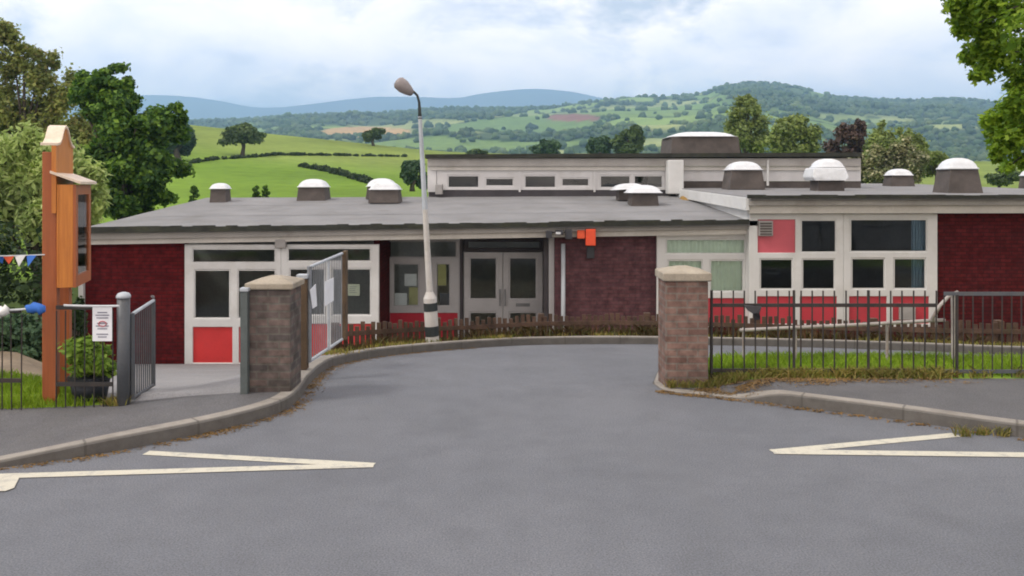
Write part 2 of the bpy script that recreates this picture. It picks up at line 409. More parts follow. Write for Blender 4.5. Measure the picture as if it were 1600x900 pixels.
def offset(L, d):
    out = []
    for i in range(len(L)):
        a = np.array(L[max(i-1, 0)]); b = np.array(L[min(i+1, len(L)-1)]); t = b-a; t = t/np.hypot(*t)
        out.append((L[i][0]-t[1]*d, L[i][1]+t[0]*d))
    return out
def kerb_run(L, d, hf):
    inn, outp = L, offset(L, d)
    me = bpy.data.meshes.new('kerb'); vs = []; fs = []; us = []; acc = 0
    for i, (a, b) in enumerate(zip(inn, outp)):
        z = float(hr(a[1])); h = float(hf(np.array([a[0]]), np.array([a[1]]))[0])
        e = .02
        ix, iy = a[0]+(b[0]-a[0])*e/abs(d), a[1]+(b[1]-a[1])*e/abs(d)
        zo = float(hr(b[1]))+float(hf(np.array([b[0]]), np.array([b[1]]))[0])
        vs += [(a[0], a[1], z-.1), (a[0], a[1], z+h-.02), (ix, iy, z+h), (b[0], b[1], zo), (b[0], b[1], z-.4)]
        if i: acc += math.dist(a, inn[i-1])
        us.append(acc/.9)
        if i:
            for k in range(4): fs.append((5*(i-1)+k, 5*i+k, 5*i+k+1, 5*(i-1)+k+1))
    me.from_pydata(vs, [], fs); uv = me.uv_layers.new(name='UVMap')
    for lp in me.loops: uv.data[lp.index].uv = (us[lp.vertex_index//5], (lp.vertex_index % 5)/5)
    bm = bmesh.new(); bm.from_mesh(me); bmesh.ops.recalc_face_normals(bm, faces=bm.faces); bm.to_mesh(me); bm.free()
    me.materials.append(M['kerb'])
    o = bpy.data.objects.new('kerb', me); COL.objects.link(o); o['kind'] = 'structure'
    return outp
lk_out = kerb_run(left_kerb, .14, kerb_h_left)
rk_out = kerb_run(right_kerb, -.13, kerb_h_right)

# indices where the outer kerb passes the gates
li = min(range(len(lk_out)), key=lambda i: math.dist(lk_out[i], (-2.34, 8.45)))
lj = min(range(len(lk_out)), key=lambda i: math.dist(lk_out[i], (-2.45, 10.9)))
ri = min(range(len(rk_out)), key=lambda i: math.dist(rk_out[i], (1.78, 8.92)))
sheet('pavement', lk_out[:li+1]+[(-2.6,8.3),(-3.9,8.0),(-60,7.9)], h_left, M['pave'], off=-.004)
sheet('path', lk_out[li:lj+1]+[(-2.5,16.85),(-9.5,16.85),(-8.6,14.5),(-5.2,10.6),(-3.9,8.0),(-2.6,8.3)], h_left, M['path'], off=-.004)
sheet('pavement', rk_out[:ri+1]+[(1.9,8.95),(2.6,8.95),(60,8.95)], h_right, M['pave'], off=-.004)
sheet('lawn', [(1.9,8.95)]+rk_out[ri:]+[(40,8.95)], h_right, M['lawn'], off=-.006)
sheet('verge', lk_out[lj:]+[(40,16.7),(-2.5,16.7)], h_left, M['verge'], off=-.004)
sheet('lawn', [(-60,7.9),(-3.9,8.0),(-4.5,9.2),(-60,9.2)], h_left, M['lawn'], off=-.005)
sheet('flower_bed', [(-60,9.2),(-4.5,9.2),(-5.2,10.6),(-8.6,14.5),(-9.5,16.85),(-60,16.85)], h_left, M['soil'], off=-.005)

# zigzag school markings
def stroke(a, b, w0, w1=None):
    w1 = w1 or w0; a = np.array(a); b = np.array(b); t = (b-a)/np.hypot(*(b-a)); n = np.array((-t[1], t[0]))
    return [tuple(a-n*w0/2), tuple(b-n*w1/2), tuple(b+n*w1/2), tuple(a+n*w0/2)]
def G(x, y):
    D = CZ*F/(y-HY); return (PX(x, D), D)
def marking(polys):
    mb = MB()
    for i, p in enumerate(polys):
        z = .004+.0015*i
        mb.add([(x, y, z) for x, y in p], [tuple(range(len(p)))])
    o = mb.build('road_marking', M['paint']); o['kind'] = 'structure'
    if o.data.polygons[0].normal.z < 0: o.data.flip_normals()
tip = G(584, 727.5)
marking([stroke(G(228, 708), tip, .10, .105), stroke(G(-40, 746), tip, .105, .105), stroke(G(-700, 735), G(-20, 756.5), .15, .15),
         [G(-60, 742), G(22, 744), G(30, 748), G(22, 764), G(8, 769), G(-60, 770)]])
tip = G(1207, 706.5)
marking([stroke(tip, G(1494, 680), .11, .11), stroke(tip, G(1760, 713.5), .12, .12)])

# ------------------------------------------------------------------ the wide land
crest_px = [(-900,170),(-200,185),(235,190),(305,196),(360,202),(420,209),(520,219),(640,232),(700,237),(900,244),(1200,250),(1500,252),(1700,252),(2600,250)]
ridge_px = [(-1500,200),(-400,190),(235,190),(330,190),(400,187),(450,182),(520,180),(600,178),(660,173),(720,171),(800,171),(860,169),(920,163),(950,157),(1000,154),(1060,150),(1105,145),(1128,133),(1180,129),(1240,136),(1280,145),(1310,153),(1360,156),(1420,158),(1460,156),(1500,156),(1545,164),(1600,171),(1800,185),(3000,200)]
cpx, cpy = zip(*crest_px); rpx, rpy = zip(*ridge_px)
DC, DR = 180.0, 2000.0
def vnoise(X, Y, s, oct=4, seed=0.0):
    return np.array([noise.fractal(Vector((x*s, y*s, seed)), 1.0, 2.0, oct) for x, y in zip(X.ravel(), Y.ravel())]).reshape(X.shape)
def land_h(X, D):
    X = np.asarray(X, float); D = np.asarray(D, float)
    dd = np.maximum(D, 1.)
    px = 800+X/np.maximum(D, 160)*F
    crest = CZ-(np.interp(px, cpx, cpy)-HY)*DC/F
    ridge = CZ-(np.interp(px, rpx, rpy)-HY)*DR/F
    near = np.where(D < 8, -.09, np.maximum(-.09-.2*np.clip(D-8, 0, None), -1.75))
    t = np.clip((D-35)/(DC-35), 0, 1)
    fld = -1.75+(crest+1.75)*(t*.82+.18*t*t)
    t2 = np.clip((D-DC)/(430-DC), 0, 1); valley = crest+(-16-crest)*sstep(0, 1, t2)
    t3 = np.clip((D-430)/(DR-430), 0, 1); mid = -16+(ridge+16)*(t3**.92)
    t4 = np.clip((D-DR)/1400, 0, 1); back = ridge+(-20-ridge)*sstep(0, 1, t4)
    z = np.where(D < 35, near, np.where(D < DC, fld, np.where(D < 430, valley, np.where(D < DR, mid, back))))
    return z
Ds = np.concatenate([np.arange(-60, 4, 8), np.arange(4, 40, 1.5), np.geomspace(40, 180, 60), np.geomspace(184, 430, 24)[1:], np.geomspace(440, 2000, 150), np.geomspace(2040, 9500, 26)])
us = np.concatenate([np.linspace(-3, -.8, 20)[:-1], np.linspace(-.8, .8, 281), np.linspace(.8, 3, 20)[1:]])
Dg, Ug = np.meshgrid(Ds, us, indexing='ij')
Xg = Ug*(np.maximum(Dg, 0)+40.0*np.exp(-np.maximum(Dg, 0)/60))
Xg = np.where(Dg < 0, Ug*40, Xg)
Zg = land_h(Xg, Dg)
midw = sstep(450, 800, Dg)*(1-sstep(1750, 2000, Dg))
Zg = Zg+midw*14*vnoise(Xg, Dg, 1/240., 4)
PXg = 800+Xg/np.maximum(Dg, 1)*F; PYg = HY-(Zg-CZ)/np.maximum(Dg, 1)*F
# patchwork of fields on the mid hills: nearest of random seeds, in a land-fixed stretched metric
seeds = np.stack([rng.uniform(-1600, 1600, 210), rng.uniform(430, 2300, 210)], 1)
scol = rng.uniform(0, 1, 210)
def cells(X, D):
    best = np.full(X.shape, 1e12); idx = np.zeros(X.shape, int); sec = np.full(X.shape, 1e12)
    for i, (a, b) in enumerate(seeds):
        d = ((X-a)*.9)**2+((D-b)*1.1)**2
        m = d < best
        sec = np.where(m, best, np.minimum(sec, d)); idx = np.where(m, i, idx); best = np.where(m, d, best)
    return idx, np.sqrt(sec)-np.sqrt(best)
def wood_density(PXv, PYv, X, D, cell):
    """how wooded the mid hills are, following the photograph's woods and meadows"""
    r = scol[cell]
    w = np.where(r < .36, .9, .05)
    def blob(cx, cy, rx, ry): return np.clip(1.25-((PXv-cx)/rx)**2-((PYv-cy)/ry)**2, 0, 1)
    for b in ((1195,150,75,24),(1290,165,100,14),(1440,172,150,16),(1480,212,130,18),(520,188,130,10),(720,180,100,8),(1110,205,40,20),(860,214,110,8)):
        w = np.maximum(w, blob(*b)*1.0)
    for b in ((1030,190,60,15),(1320,188,110,9),(1060,154,80,12),(1050,172,70,9),(1250,186,40,9),(575,205,75,8),(895,184,45,7),(1440,198,100,6),(960,172,60,8),(900,196,70,6),(700,204,60,7),(1200,215,50,10),(800,182,50,5)):
        w = w*(1-np.minimum(1, blob(*b)*1.2))
    return w
ci, cd = cells(Xg, Dg)
W = wood_density(PXg, PYg, Xg, Dg, ci)
tint = np.zeros(Dg.shape+(4,)); tint[..., 3] = 1
field_cols = np.array([(.15,.235,.07),(.20,.285,.08),(.13,.205,.065),(.26,.30,.12),(.15,.225,.07),(.20,.255,.10)])
fc = field_cols[(scol*997).astype(int) % len(field_cols)]
mid_col = fc[ci]
mid_col = mid_col*(1-W[..., None])+np.array((.045,.075,.035))*W[..., None]
mid_col[(cd < 9)] = (.035,.06,.02)
def inblob(cx, cy, rx, ry): return ((PXg-cx)/rx)**2+((PYg-cy)/ry)**2 < 1
mid_col[inblob(572, 206, 70, 8)] = (.40,.27,.13)
mid_col[inblob(895, 184, 42, 6)] = (.20,.10,.085)
# near pasture
nf = vnoise(Xg, Dg, 1/22., 4, 3.)
pas = np.array((.135,.225,.03))[None, None]*(1+.25*nf[..., None])
pas2 = np.array((.165,.22,.055))[None, None]*(1+.25*nf[..., None])
pmask = sstep(95, 130, Dg+Xg*.35+8*nf)[..., None]
pas = pas*(1-pmask)+pas2*pmask
garden = np.array((.05,.075,.02))[None, None]
col = np.where((Dg < 35)[..., None], garden, np.where((Dg < 300)[..., None], pas, mid_col))
tint[..., :3] = np.clip(col, .004, 1)
nr, nc = Dg.shape
ii = np.arange(nr*nc).reshape(nr, nc)
quads = np.stack([ii[:-1, :-1], ii[:-1, 1:], ii[1:, 1:], ii[1:, :-1]], -1).reshape(-1, 4)
g = npmesh('ground', np.stack([Xg, Dg, Zg], -1).reshape(-1, 3), quads, M['land'], smooth=True, tint=tint.reshape(-1, 4))
g['kind'] = 'structure'
def gz(X, D):
    z = float(land_h(np.array([X]), np.array([D]))[0])
    mw = float(sstep(450, 800, D)*(1-sstep(1750, 2000, D)))
    return z+mw*14*noise.fractal(Vector((X/240., D/240., 0)), 1.0, 2.0, 4)

# far moorland
mt = [(-1500,190),(-500,160),(100,152),(235,145),(290,147),(340,154),(400,166),(440,165),(500,158),(545,152),(590,148),(650,148),(715,151),(750,143),(800,137),(840,135),(890,139),(945,151),(1000,160),(1100,168),(1500,170),(2000,160),(3000,180)]
mx_, my_ = zip(*mt)
mD = np.linspace(4200, 7400, 22); mu = np.linspace(-2.2, 2.2, 260)
Dm, Um = np.meshgrid(mD, mu, indexing='ij'); Xm = Um*Dm
rid = (HY-np.interp(800+Um*F, mx_, my_))*6000/F
prof = np.interp(Dm, [4200, 6000, 7400], [0, 1, .2])**.8
Zm = -25+(rid+25)*prof+60*vnoise(Xm, Dm, 1/900., 5, 9.)*np.interp(Dm, [4200,5000,5900,6000], [0,1,.1,0])
tm = np.zeros(Dm.shape+(4,)); tm[..., 3] = 1
mn = vnoise(Xm, Dm, 1/500., 4, 5.)[..., None]
tm[..., :3] = np.clip(np.array((.075,.085,.05))+mn*np.array((.03,.035,.02)), .01, 1)
ii = np.arange(Dm.size).reshape(Dm.shape)
qd = np.stack([ii[:-1, :-1], ii[:-1, 1:], ii[1:, 1:], ii[1:, :-1]], -1).reshape(-1, 4)
o = npmesh('mountains', np.stack([Xm, Dm, Zm], -1).reshape(-1, 3), qd, M['land'], smooth=True, tint=tm.reshape(-1, 4)); o['kind'] = 'structure'

# ------------------------------------------------------------------ foliage
def leaves(cent, rad, n, size, elong=1.5, droop=0.0, shell=.55, flat=0.0, sides=4, fuzz=.16):
    """n leaf faces in clumps (cent (k,3), rad (k,3)); returns verts, faces"""
    cent = np.asarray(cent, float); rad = np.asarray(rad, float)
    w = (rad[:, 0]*rad[:, 1]*rad[:, 2])**(2/3.); w = w/w.sum()
    ci = rng.choice(len(cent), n, p=w)
    d = rng.normal(size=(n, 3)); d /= np.linalg.norm(d, axis=1)[:, None]
    r = (shell+(1-shell)*rng.random(n)**.7)*(1+fuzz*rng.normal(size=n))
    p = cent[ci]+d*rad[ci]*r[:, None]
    nrm = d*.7+rng.normal(size=(n, 3))*.6+np.array((0, 0, .5+flat)); nrm /= np.linalg.norm(nrm, axis=1)[:, None]
    a = rng.normal(size=(n, 3)); a[:, 2] -= droop*2
    u = a-(a*nrm).sum(1)[:, None]*nrm; u /= np.linalg.norm(u, axis=1)[:, None]
    v = np.cross(nrm, u)
    s = size*(.6+.8*rng.random(n))[:, None]
    if sides == 4:
        vs = np.stack([p-u*s*elong*.5, p+v*s*.5+nrm*s*.12, p+u*s*elong*.5, p-v*s*.5+nrm*s*.12], 1)
    else:
        an = [0, .55, 1.0, 1.9, math.pi, -1.9, -1.0, -.55]; rr = [1.0, .45, .95, .6, .25, .6, .95, .45]
        vs = np.stack([p+(u*math.cos(x)*elong+v*math.sin(x)*1.1)*s*.5*q+nrm*s*.12*abs(math.sin(x)) for x, q in zip(an, rr)], 1)
    k = vs.shape[1]
    return vs.reshape(-1, 3), np.arange(n*k).reshape(n, k)

def clumps(c, rad, n, sub=.36, low=-.8):
    c = np.array(c, float); rad = np.array(rad, float); out = []; rr = []
    while len(out) < n:
        d = rng.normal(size=3); d /= np.linalg.norm(d)
        if d[2] < low: continue
        q = rng.uniform(.45, .92)
        s = sub*rng.uniform(.65, 1.35)
        out.append(c+d*rad*q); rr.append(rad*s*np.array((1, 1, .8)))
    return np.array(out), np.array(rr)

def tree(name, label, cat, base, parts, nleaf, size, m, trunk_r=.15, group=None, elong=1.5, droop=0., sub=.36, nc=26, limbs=9, trunk_name='trunk', low=-.8, kw=None):
    """parts: list of (center, radii) crown masses in world coords"""
    t = thing(name, label, cat, base, group)
    C = []; Rr = []
    for c, r in parts:
        a, b = clumps(c, r, nc, sub, low); C.append(a); Rr.append(b)
    C = np.concatenate(C); Rr = np.concatenate(Rr)
    v, f = leaves(C, Rr, nleaf, size, elong, droop, **(kw or {}))
    npmesh('crown', v, f, m, t)
    mb = MB(); base = Vector(base); top = Vector(parts[0][0])
    mid = base.lerp(top, .55)+Vector((rng.normal()*trunk_r*.8, rng.normal()*trunk_r*.8, 0))
    mb.tube([base-Vector((0,0,.15)), base+Vector((0,0,.25)), mid, top], [trunk_r*1.5, trunk_r*1.1, trunk_r*.8, trunk_r*.35], 9)
    for i in rng.choice(len(C), min(limbs, len(C)), replace=False):
        e = Vector(C[i]); s = base.lerp(top, rng.uniform(.4, .85)); k = s.lerp(e, .5)+Vector((0, 0, .12*(e-s).length))
        mb.tube([s, k, e], [trunk_r*.45, trunk_r*.3, trunk_r*.08], 6)
    mb.build(trunk_name, M['bark'], t, smooth=True)
    return t

L = {}
L['dark'] = leaf('leaf_dark_green', [(.028,.075,.016),(.055,.13,.024),(.105,.205,.03),(.20,.33,.045)], .4)
L['olive'] = leaf('leaf_olive', [(.15,.19,.05),(.22,.265,.075),(.30,.34,.10),(.27,.23,.09)], .5)
L['willow'] = leaf('leaf_willow', [(.27,.37,.11),(.37,.48,.16),(.47,.57,.22),(.56,.64,.31)], .5)
L['shrub'] = leaf('leaf_shrub', [(.02,.035,.012),(.03,.055,.016),(.05,.08,.022)], .2)
L['hedge'] = leaf('leaf_hedge', [(.014,.03,.010),(.024,.05,.014),(.04,.075,.02)], .2)
L['field'] = leaf('leaf_field_tree', [(.05,.085,.032),(.075,.12,.04),(.105,.155,.05)], .25)
L['blue'] = leaf('leaf_blue_green', [(.04,.085,.045),(.06,.115,.058),(.08,.14,.065)], .25)
L['spring'] = leaf('leaf_spring_green', [(.14,.19,.06),(.20,.26,.08),(.27,.33,.11)], .35)
L['copper'] = leaf('leaf_copper', [(.065,.045,.045),(.095,.062,.058),(.12,.085,.065)], .25)
L['bloom'] = leaf('leaf_pale_bloom', [(.10,.13,.05),(.14,.17,.07),(.30,.30,.17),(.42,.40,.27)], .3)
L['maple'] = leaf('leaf_maple', [(.09,.18,.016),(.15,.26,.022),(.23,.36,.03),(.34,.47,.05)], .55)
L['pot'] = leaf('leaf_potted', [(.15,.27,.035),(.23,.37,.05),(.32,.45,.085)], .5)
L['dry'] = leaf('leaf_dry', [(.20,.11,.045),(.15,.10,.04),(.26,.16,.07),(.12,.075,.03)], .2)
L['weed'] = leaf('blade_weed', [(.15,.19,.03),(.25,.23,.06),(.33,.24,.09),(.12,.16,.025)], .3)
L['grass'] = leaf('blade_grass', [(.15,.25,.015),(.21,.33,.022),(.28,.39,.045)], .35)
L['brownish'] = leaf('leaf_brown_scrub', [(.06,.045,.018),(.10,.06,.025),(.07,.085,.025),(.12,.05,.03)], .2)

def ptree(name, label, cat, px, basey, D, masses, n, size, m, group=None, gzf=None, **k):
    z = gz(PX(px, D), D) if basey is None else PZ(basey, D)
    base = (PX(px, D), D, z)
    parts = []
    for (x0, y0, x1, y1) in masses:
        c = P((x0+x1)/2, (y0+y1)/2, D); rx = (x1-x0)/2*D/F; rz = (y1-y0)/2*D/F
        parts.append((tuple(c), (rx, max(rx*.8, .3), rz)))
    return tree(name, label, cat, base, parts, n, size, m, group=group, **k)

ptree('sycamore_tree', 'dense dark green tree at the left end of the school roof', 'tree', 192, None, 30,
      [(115,135,262,330),(125,110,225,200),(190,165,288,250),(140,210,292,325),(255,160,294,205),(108,108,160,170),(150,97,212,150),(130,270,262,350)], 46000, .125, L['dark'], trunk_r=.2, nc=24, sub=.27, limbs=20, kw=dict(fuzz=.24, shell=.4))
ptree('field_maple_tree', 'tall olive tree with a thin wispy top, rising over the pale willow', 'tree', 60, None, 40,
      [(-60,85,112,310),(60,105,160,310),(-50,22,50,130),(25,62,95,140),(-140,60,0,300),(90,170,190,330)], 40000, .13, L['olive'], trunk_r=.2, nc=26, sub=.23, limbs=22, kw=dict(fuzz=.38, shell=.3))
ptree('willow_tree', 'pale grey-green willow bush behind the timber notice board', 'tree', 60, None, 22,
      [(-30,186,125,420),(50,220,166,420),(-120,185,40,420),(90,300,160,420)], 36000, .085, L['willow'], trunk_r=.12, nc=26, elong=2.8, droop=.5, sub=.26, kw=dict(fuzz=.26, shell=.4))
# hedge and shrubs behind left railings
def shrub(name, label, cat, x0, y0, x1, y1, D, n, size, m, group=None, dep=None, nc=22, zb=None, **k):
    c = P((x0+x1)/2, (y0+y1)/2, D); rx = (x1-x0)/2*D/F; rz = (y1-y0)/2*D/F
    zb = c.z-rz if zb is None else zb
    t = thing(name, label, cat, (c.x, D, zb), group)
    C, Rr = clumps((c.x, D, c.z), (rx, dep or rx*.8, rz), nc, .42, -1)
    v, f = leaves(C, Rr, n, size, **k)
    npmesh('foliage', v, f, m, t)
    mb = MB()
    for i in range(7):
        e = C[rng.integers(len(C))]; mb.tube([(c.x+rng.normal()*.06, D+rng.normal()*.06, zb-.05), tuple(e)], [.02, .006], 5)
    mb.build('stem', M['bark'], t)
    return t
hc = []; hrr = []
for i in range(34):
    hc.append((rng.uniform(-15.5, -9.35), rng.uniform(15.9, 16.9), rng.uniform(-1, 1.3))); hrr.append((.75, .6, .65))
v, f = leaves(hc, hrr, 11000, .09)
setp(npmesh('hedge', v, f, L['hedge']), 'tall dark hedge behind the left railings and bunting', 'hedge')
shrub('shrub', 'rounded dark evergreen shrub behind the left railings', 'shrub', -40, 490, 76, 562, 10.9, 7000, .045, L['blue'])
shrub('shrub', 'low dark leafy shrub beside the timber sign posts', 'shrub', 96, 470, 132, 560, 13.2, 2500, .05, L['hedge'])

# trees on and beyond the field, each its own
ptree('field_tree', 'blue-green round tree just right of the dark tree', 'tree', 278, None, 112, [(250,183,306,248)], 6000, .5, L['blue'], trunk_r=.4, nc=18, group='trees on the pasture')
def pasture_D(x, y):
    return min(np.linspace(45, 179, 270), key=lambda D: abs(PZ(y, D)-float(land_h(np.array([PX(x, D)]), np.array([D]))[0])))
ptree('field_tree', 'broad lone tree standing on the skyline of the pasture', 'tree', 379, None, pasture_D(379, 243), [(348,195,411,233),(356,192,402,226)], 8000, .34, L['field'], trunk_r=.3, nc=34, low=-.5, sub=.3, kw=dict(fuzz=.25, shell=.3), group='trees on the pasture')
ptree('field_tree', 'small round tree in front of the tan ploughed field', 'tree', 583, 228, 175, [(568,198,599,224)], 3000, .5, L['field'], trunk_r=.3, nc=12, group='trees on the pasture')
ptree('field_bush', 'dark bush at the foot of the pasture behind the lamp post', 'bush', 644, 296, 62, [(630,250,672,296)], 3500, .26, L['blue'], trunk_r=.15, nc=14)
ptree('young_conifer', 'tiny dark conifer tip poking above the roof ridge left of the small rooflight', 'tree', 302, 318, 34, [(295,302,311,318),(298,294,308,308),(300.5,288,305.5,299)], 900, .07, L['dark'], trunk_r=.04, nc=8)
ptree('young_conifer', 'tiny dark conifer tip above the roof ridge, left of its close neighbour', 'tree', 399, 318, 34, [(391,303,407,318),(394,295,404,309),(396.5,289,401.5,300)], 900, .07, L['dark'], trunk_r=.04, nc=8, group='conifer pair above the ridge')
ptree('young_conifer', 'tiny dark conifer tip above the roof ridge, right of its close neighbour', 'tree', 415, 318, 34, [(408,302,422,318),(411,294,419,308),(412.5,288,417.5,299)], 900, .07, L['dark'], trunk_r=.04, nc=8, group='conifer pair above the ridge')
VG = 'trees in the valley behind the upper block'
for a in [(938, 250, 140, (918,212,958,246), 'blue', 'low blue-green tree left of the tall one behind the upper roof'),
          (980, 250, 135, (958,193,1006,244), 'field', 'tallest green tree behind the upper roof, left of the large rooflight'),
          (852, 250, 150, (834,220,878,246), 'blue', 'low dark tree over the middle of the upper roof'),
          (745, 252, 160, (726,234,764,250), 'field', 'lowest rounded bush above the left end of the upper roof')]:
    ptree('valley_tree', a[5], 'tree', a[0], a[1], a[2], [a[3]], 3500, .5, L[a[4]], trunk_r=.3, nc=14, group=VG)
RG = 'trees behind the right wing'
RS = dict(sub=.27)
ptree('poplar_tree', 'tall feathery light green tree behind the large rooflight', 'tree', 1165, 300, 75, [(1122,172,1212,258),(1132,150,1200,225),(1140,145,1190,190)], 9000, .2, L['spring'], trunk_r=.2, nc=34, sub=.24, kw=dict(fuzz=.34, shell=.25), group=RG)
ptree('broad_tree', 'broad light green tree between the poplar and the copper tree', 'tree', 1235, 300, 70, [(1185,182,1282,262),(1205,178,1260,230)], 11000, .2, L['spring'], trunk_r=.2, nc=34, sub=.24, kw=dict(fuzz=.34, shell=.25), group=RG)
ptree('copper_tree', 'dark purple leaved tree behind the right wing', 'tree', 1318, 300, 62, [(1286,196,1352,275),(1318,184,1356,240)], 10000, .18, L['copper'], trunk_r=.18, nc=34, sub=.24, kw=dict(fuzz=.34, shell=.25), group=RG)
ptree('pasture_tree', 'mid green rounded tree right of the copper tree', 'tree', 1388, 300, 58, [(1350,186,1428,280),(1395,200,1450,280)], 11000, .17, L['spring'], trunk_r=.18, nc=34, sub=.24, kw=dict(fuzz=.34, shell=.25), group=RG)
ptree('elder_shrub', 'pale flowering bush in front of the copper tree, behind two rooflights', 'bush', 1385, 305, 44, [(1328,222,1400,300),(1380,216,1446,300)], 12000, .115, L['bloom'], trunk_r=.08, nc=34, sub=.24, kw=dict(fuzz=.34, shell=.25), group=RG)
ptree('hill_bush', 'small green bush right of the pale flowering bush', 'bush', 1462, 300, 60, [(1440,232,1486,280)], 3000, .22, L['spring'], trunk_r=.1, nc=12, group=RG)
ptree('hill_bush', 'low green bush under the hanging leaves at the right edge', 'bush', 1560, 300, 60, [(1535,262,1600,292)], 3000, .22, L['field'], trunk_r=.1, nc=12, group=RG)

# hedgerows on the pasture
def hedgerow(label, pts, n, w, h, size):
    pl = []
    for x, y in pts:          # walk down the view ray to the pasture
        best = None
        for D in np.linspace(45, 179, 270):
            z = land_h(np.array([PX(x, D)]), np.array([D]))[0]
            e = abs(PZ(y, D)-z)
            if best is None or e < best[0]: best = (e, D, z)
        pl.append((PX(x, best[1]), best[1], best[2]))
    C = []; Rr = []
    for a, b in zip(pl[:-1], pl[1:]):
        m = max(2, int(math.dist(a, b)/(w*.9)))
        for k in range(m):
            q = k/m; p = [a[i]+(b[i]-a[i])*q for i in range(3)]
            s = rng.uniform(.55, 1.25)
            C.append((p[0]+rng.normal()*.2, p[1]+rng.normal()*.2, gz(p[0], p[1])+h*.45*s)); Rr.append((w*.75*s, w*.75*s, h*.6*s))
    v, f = leaves(C, Rr, n, size)
    setp(npmesh('hedgerow', v, f, L['shrub']), label, 'hedgerow', 'hedgerows across the pasture')
hedgerow('long thin hedgerow crossing the upper pasture below the lone tree', [(296,256),(330,250),(380,247),(430,243),(500,243),(560,244),(640,245)], 6000, .5, .42, .2)
hedgerow('thick dark hedgerow running diagonally down the pasture to the paired rooflights', [(466,260),(500,266),(540,275),(580,287)], 6000, .55, .6, .18)

# woods on the mid hills: beyond counting
ico = bmesh.new(); bmesh.ops.create_icosphere(ico, subdivisions=2, radius=1)
iv = np.array([v.co for v in ico.verts]); ifc = np.array([[v.index for v in f.verts] for f in ico.faces]); ico.free()
n_try = 30000
tD = 520+(2060-520)*rng.random(n_try)**.8; tU = rng.uniform(-.72, .72, n_try); tX = tU*tD
tidx, tcd = cells(tX, tD)
tZ = np.array([gz(x, d) for x, d in zip(tX, tD)])
tpx = 800+tX/tD*F; tpy = HY-(tZ-CZ)/tD*F
tw = wood_density(tpx, tpy, tX, tD, tidx)
keep = (rng.random(n_try) < tw*.5) | ((tcd < 10) & (rng.random(n_try) < .45)) | (rng.random(n_try) < .008)
keep &= (tpx > 230)
keep &= ~((np.abs(tpx-572) < 72) & (np.abs(tpy-206) < 9)) & ~((np.abs(tpx-895) < 42) & (np.abs(tpy-184) < 6))
tX, tD, tZ = tX[keep], tD[keep], tZ[keep]
k = len(tX); s = rng.uniform(2.6, 6.2, k)*np.interp(tD, [500, 1200], [.65, 1])
disp = 1+.26*rng.normal(size=(k, len(iv), 1)).clip(-1.3, 1.3)
V = iv[None]*disp*s[:, None, None]*np.array((1, 1, .85)); V[..., 0] += tX[:, None]; V[..., 1] += tD[:, None]; V[..., 2] += (tZ+s*.5)[:, None]
Fc = (ifc[None]+(np.arange(k)*len(iv))[:, None, None]).reshape(-1, 3)
L['wood'] = leaf('woodland_crowns', [(.034,.064,.026),(.048,.085,.032),(.068,.11,.038),(.058,.09,.042),(.10,.135,.05)], 0.0, .9, .02)
o = npmesh('woodland', V.reshape(-1, 3), Fc, L['wood'])
setp(o, 'mixed green woods and hedges covering the far hills', 'woodland', kind='stuff')

# ------------------------------------------------------------------ the school building
D1, D2, DW = 16.9, 18.4, 16.6           # front block, recessed entrance, right wing
ZF = -1.47
school = thing('school_building', 'low flat-roofed red brick school with white window frames and domed rooflights', 'building', (-2, 20, ZF))
X_L, X_R = PX(130, D1), PX(1170, D1)

def glazing(D, outer, holes, dep=.09, m='white', name='window', glass=None, inset=.035, parent=None):
    """frame mesh: outer rectangle minus holes (photo rectangles); glass holes get one pane mesh"""
    xs = sorted({outer[0], outer[2]} | {h[0] for h in holes} | {h[2] for h in holes})
    ys = sorted({outer[1], outer[3]} | {h[1] for h in holes} | {h[3] for h in holes})
    bm = bmesh.new(); V = {}
    def vert(x, y):
        if (x, y) not in V: V[(x, y)] = bm.verts.new(P(x, y, D))
        return V[(x, y)]
    for xa, xb in zip(xs[:-1], xs[1:]):
        for ya, yb in zip(ys[:-1], ys[1:]):
            cx, cy = (xa+xb)/2, (ya+yb)/2
            if any(h[0] < cx < h[2] and h[1] < cy < h[3] for h in holes): continue
            bm.faces.new([vert(xa, yb), vert(xb, yb), vert(xb, ya), vert(xa, ya)])
    r = bmesh.ops.extrude_face_region(bm, geom=bm.faces[:])
    for e in r['geom']:
        if isinstance(e, bmesh.types.BMVert): e.co.y += dep
    bmesh.ops.recalc_face_normals(bm, faces=bm.faces)
    par = parent or school; b = wloc(par)
    bmesh.ops.translate(bm, verts=bm.verts, vec=-b)
    me = bpy.data.meshes.new(name); bm.to_mesh(me); bm.free(); me.materials.append(M[m])
    o = bpy.data.objects.new(name, me); COL.objects.link(o); o.parent = par
    md = o.modifiers.new('bevel', 'BEVEL'); md.width = .008; md.segments = 1; md.limit_method = 'ANGLE'
    gh = holes if glass is None else glass
    if gh:
        mb = MB()
        for h in gh: mb.fbox(h[0]-.4, h[1]-.4, h[2]+.4, h[3]+.4, D+inset, .008)
        mb.build('pane', M['glass'], o)
        mb = MB()                        # rebate / sash edge just inside each light
        for h in gh:
            w = 2.0
            for q in ((h[0], h[1], h[0]+w, h[3]), (h[2]-w, h[1], h[2], h[3]), (h[0]+w, h[1], h[2]-w, h[1]+w), (h[0]+w, h[3]-w, h[2]-w, h[3])):
                mb.fbox(*q, D+.018, .016)
        mb.build('sash', M[m], o)
    return o
def panel(h, D, m, inset=.03):
    return MB().fbox(h[0]-.4, h[1]-.4, h[2]+.4, h[3]+.4, D+inset, .05).build('infill_panel', M[m], school)
def wallbox(x0, y0, x1, y1, D, dep, m, name='wall'):
    return MB().fbox(x0, y0, x1, y1, D, dep).build(name, M[m], school)

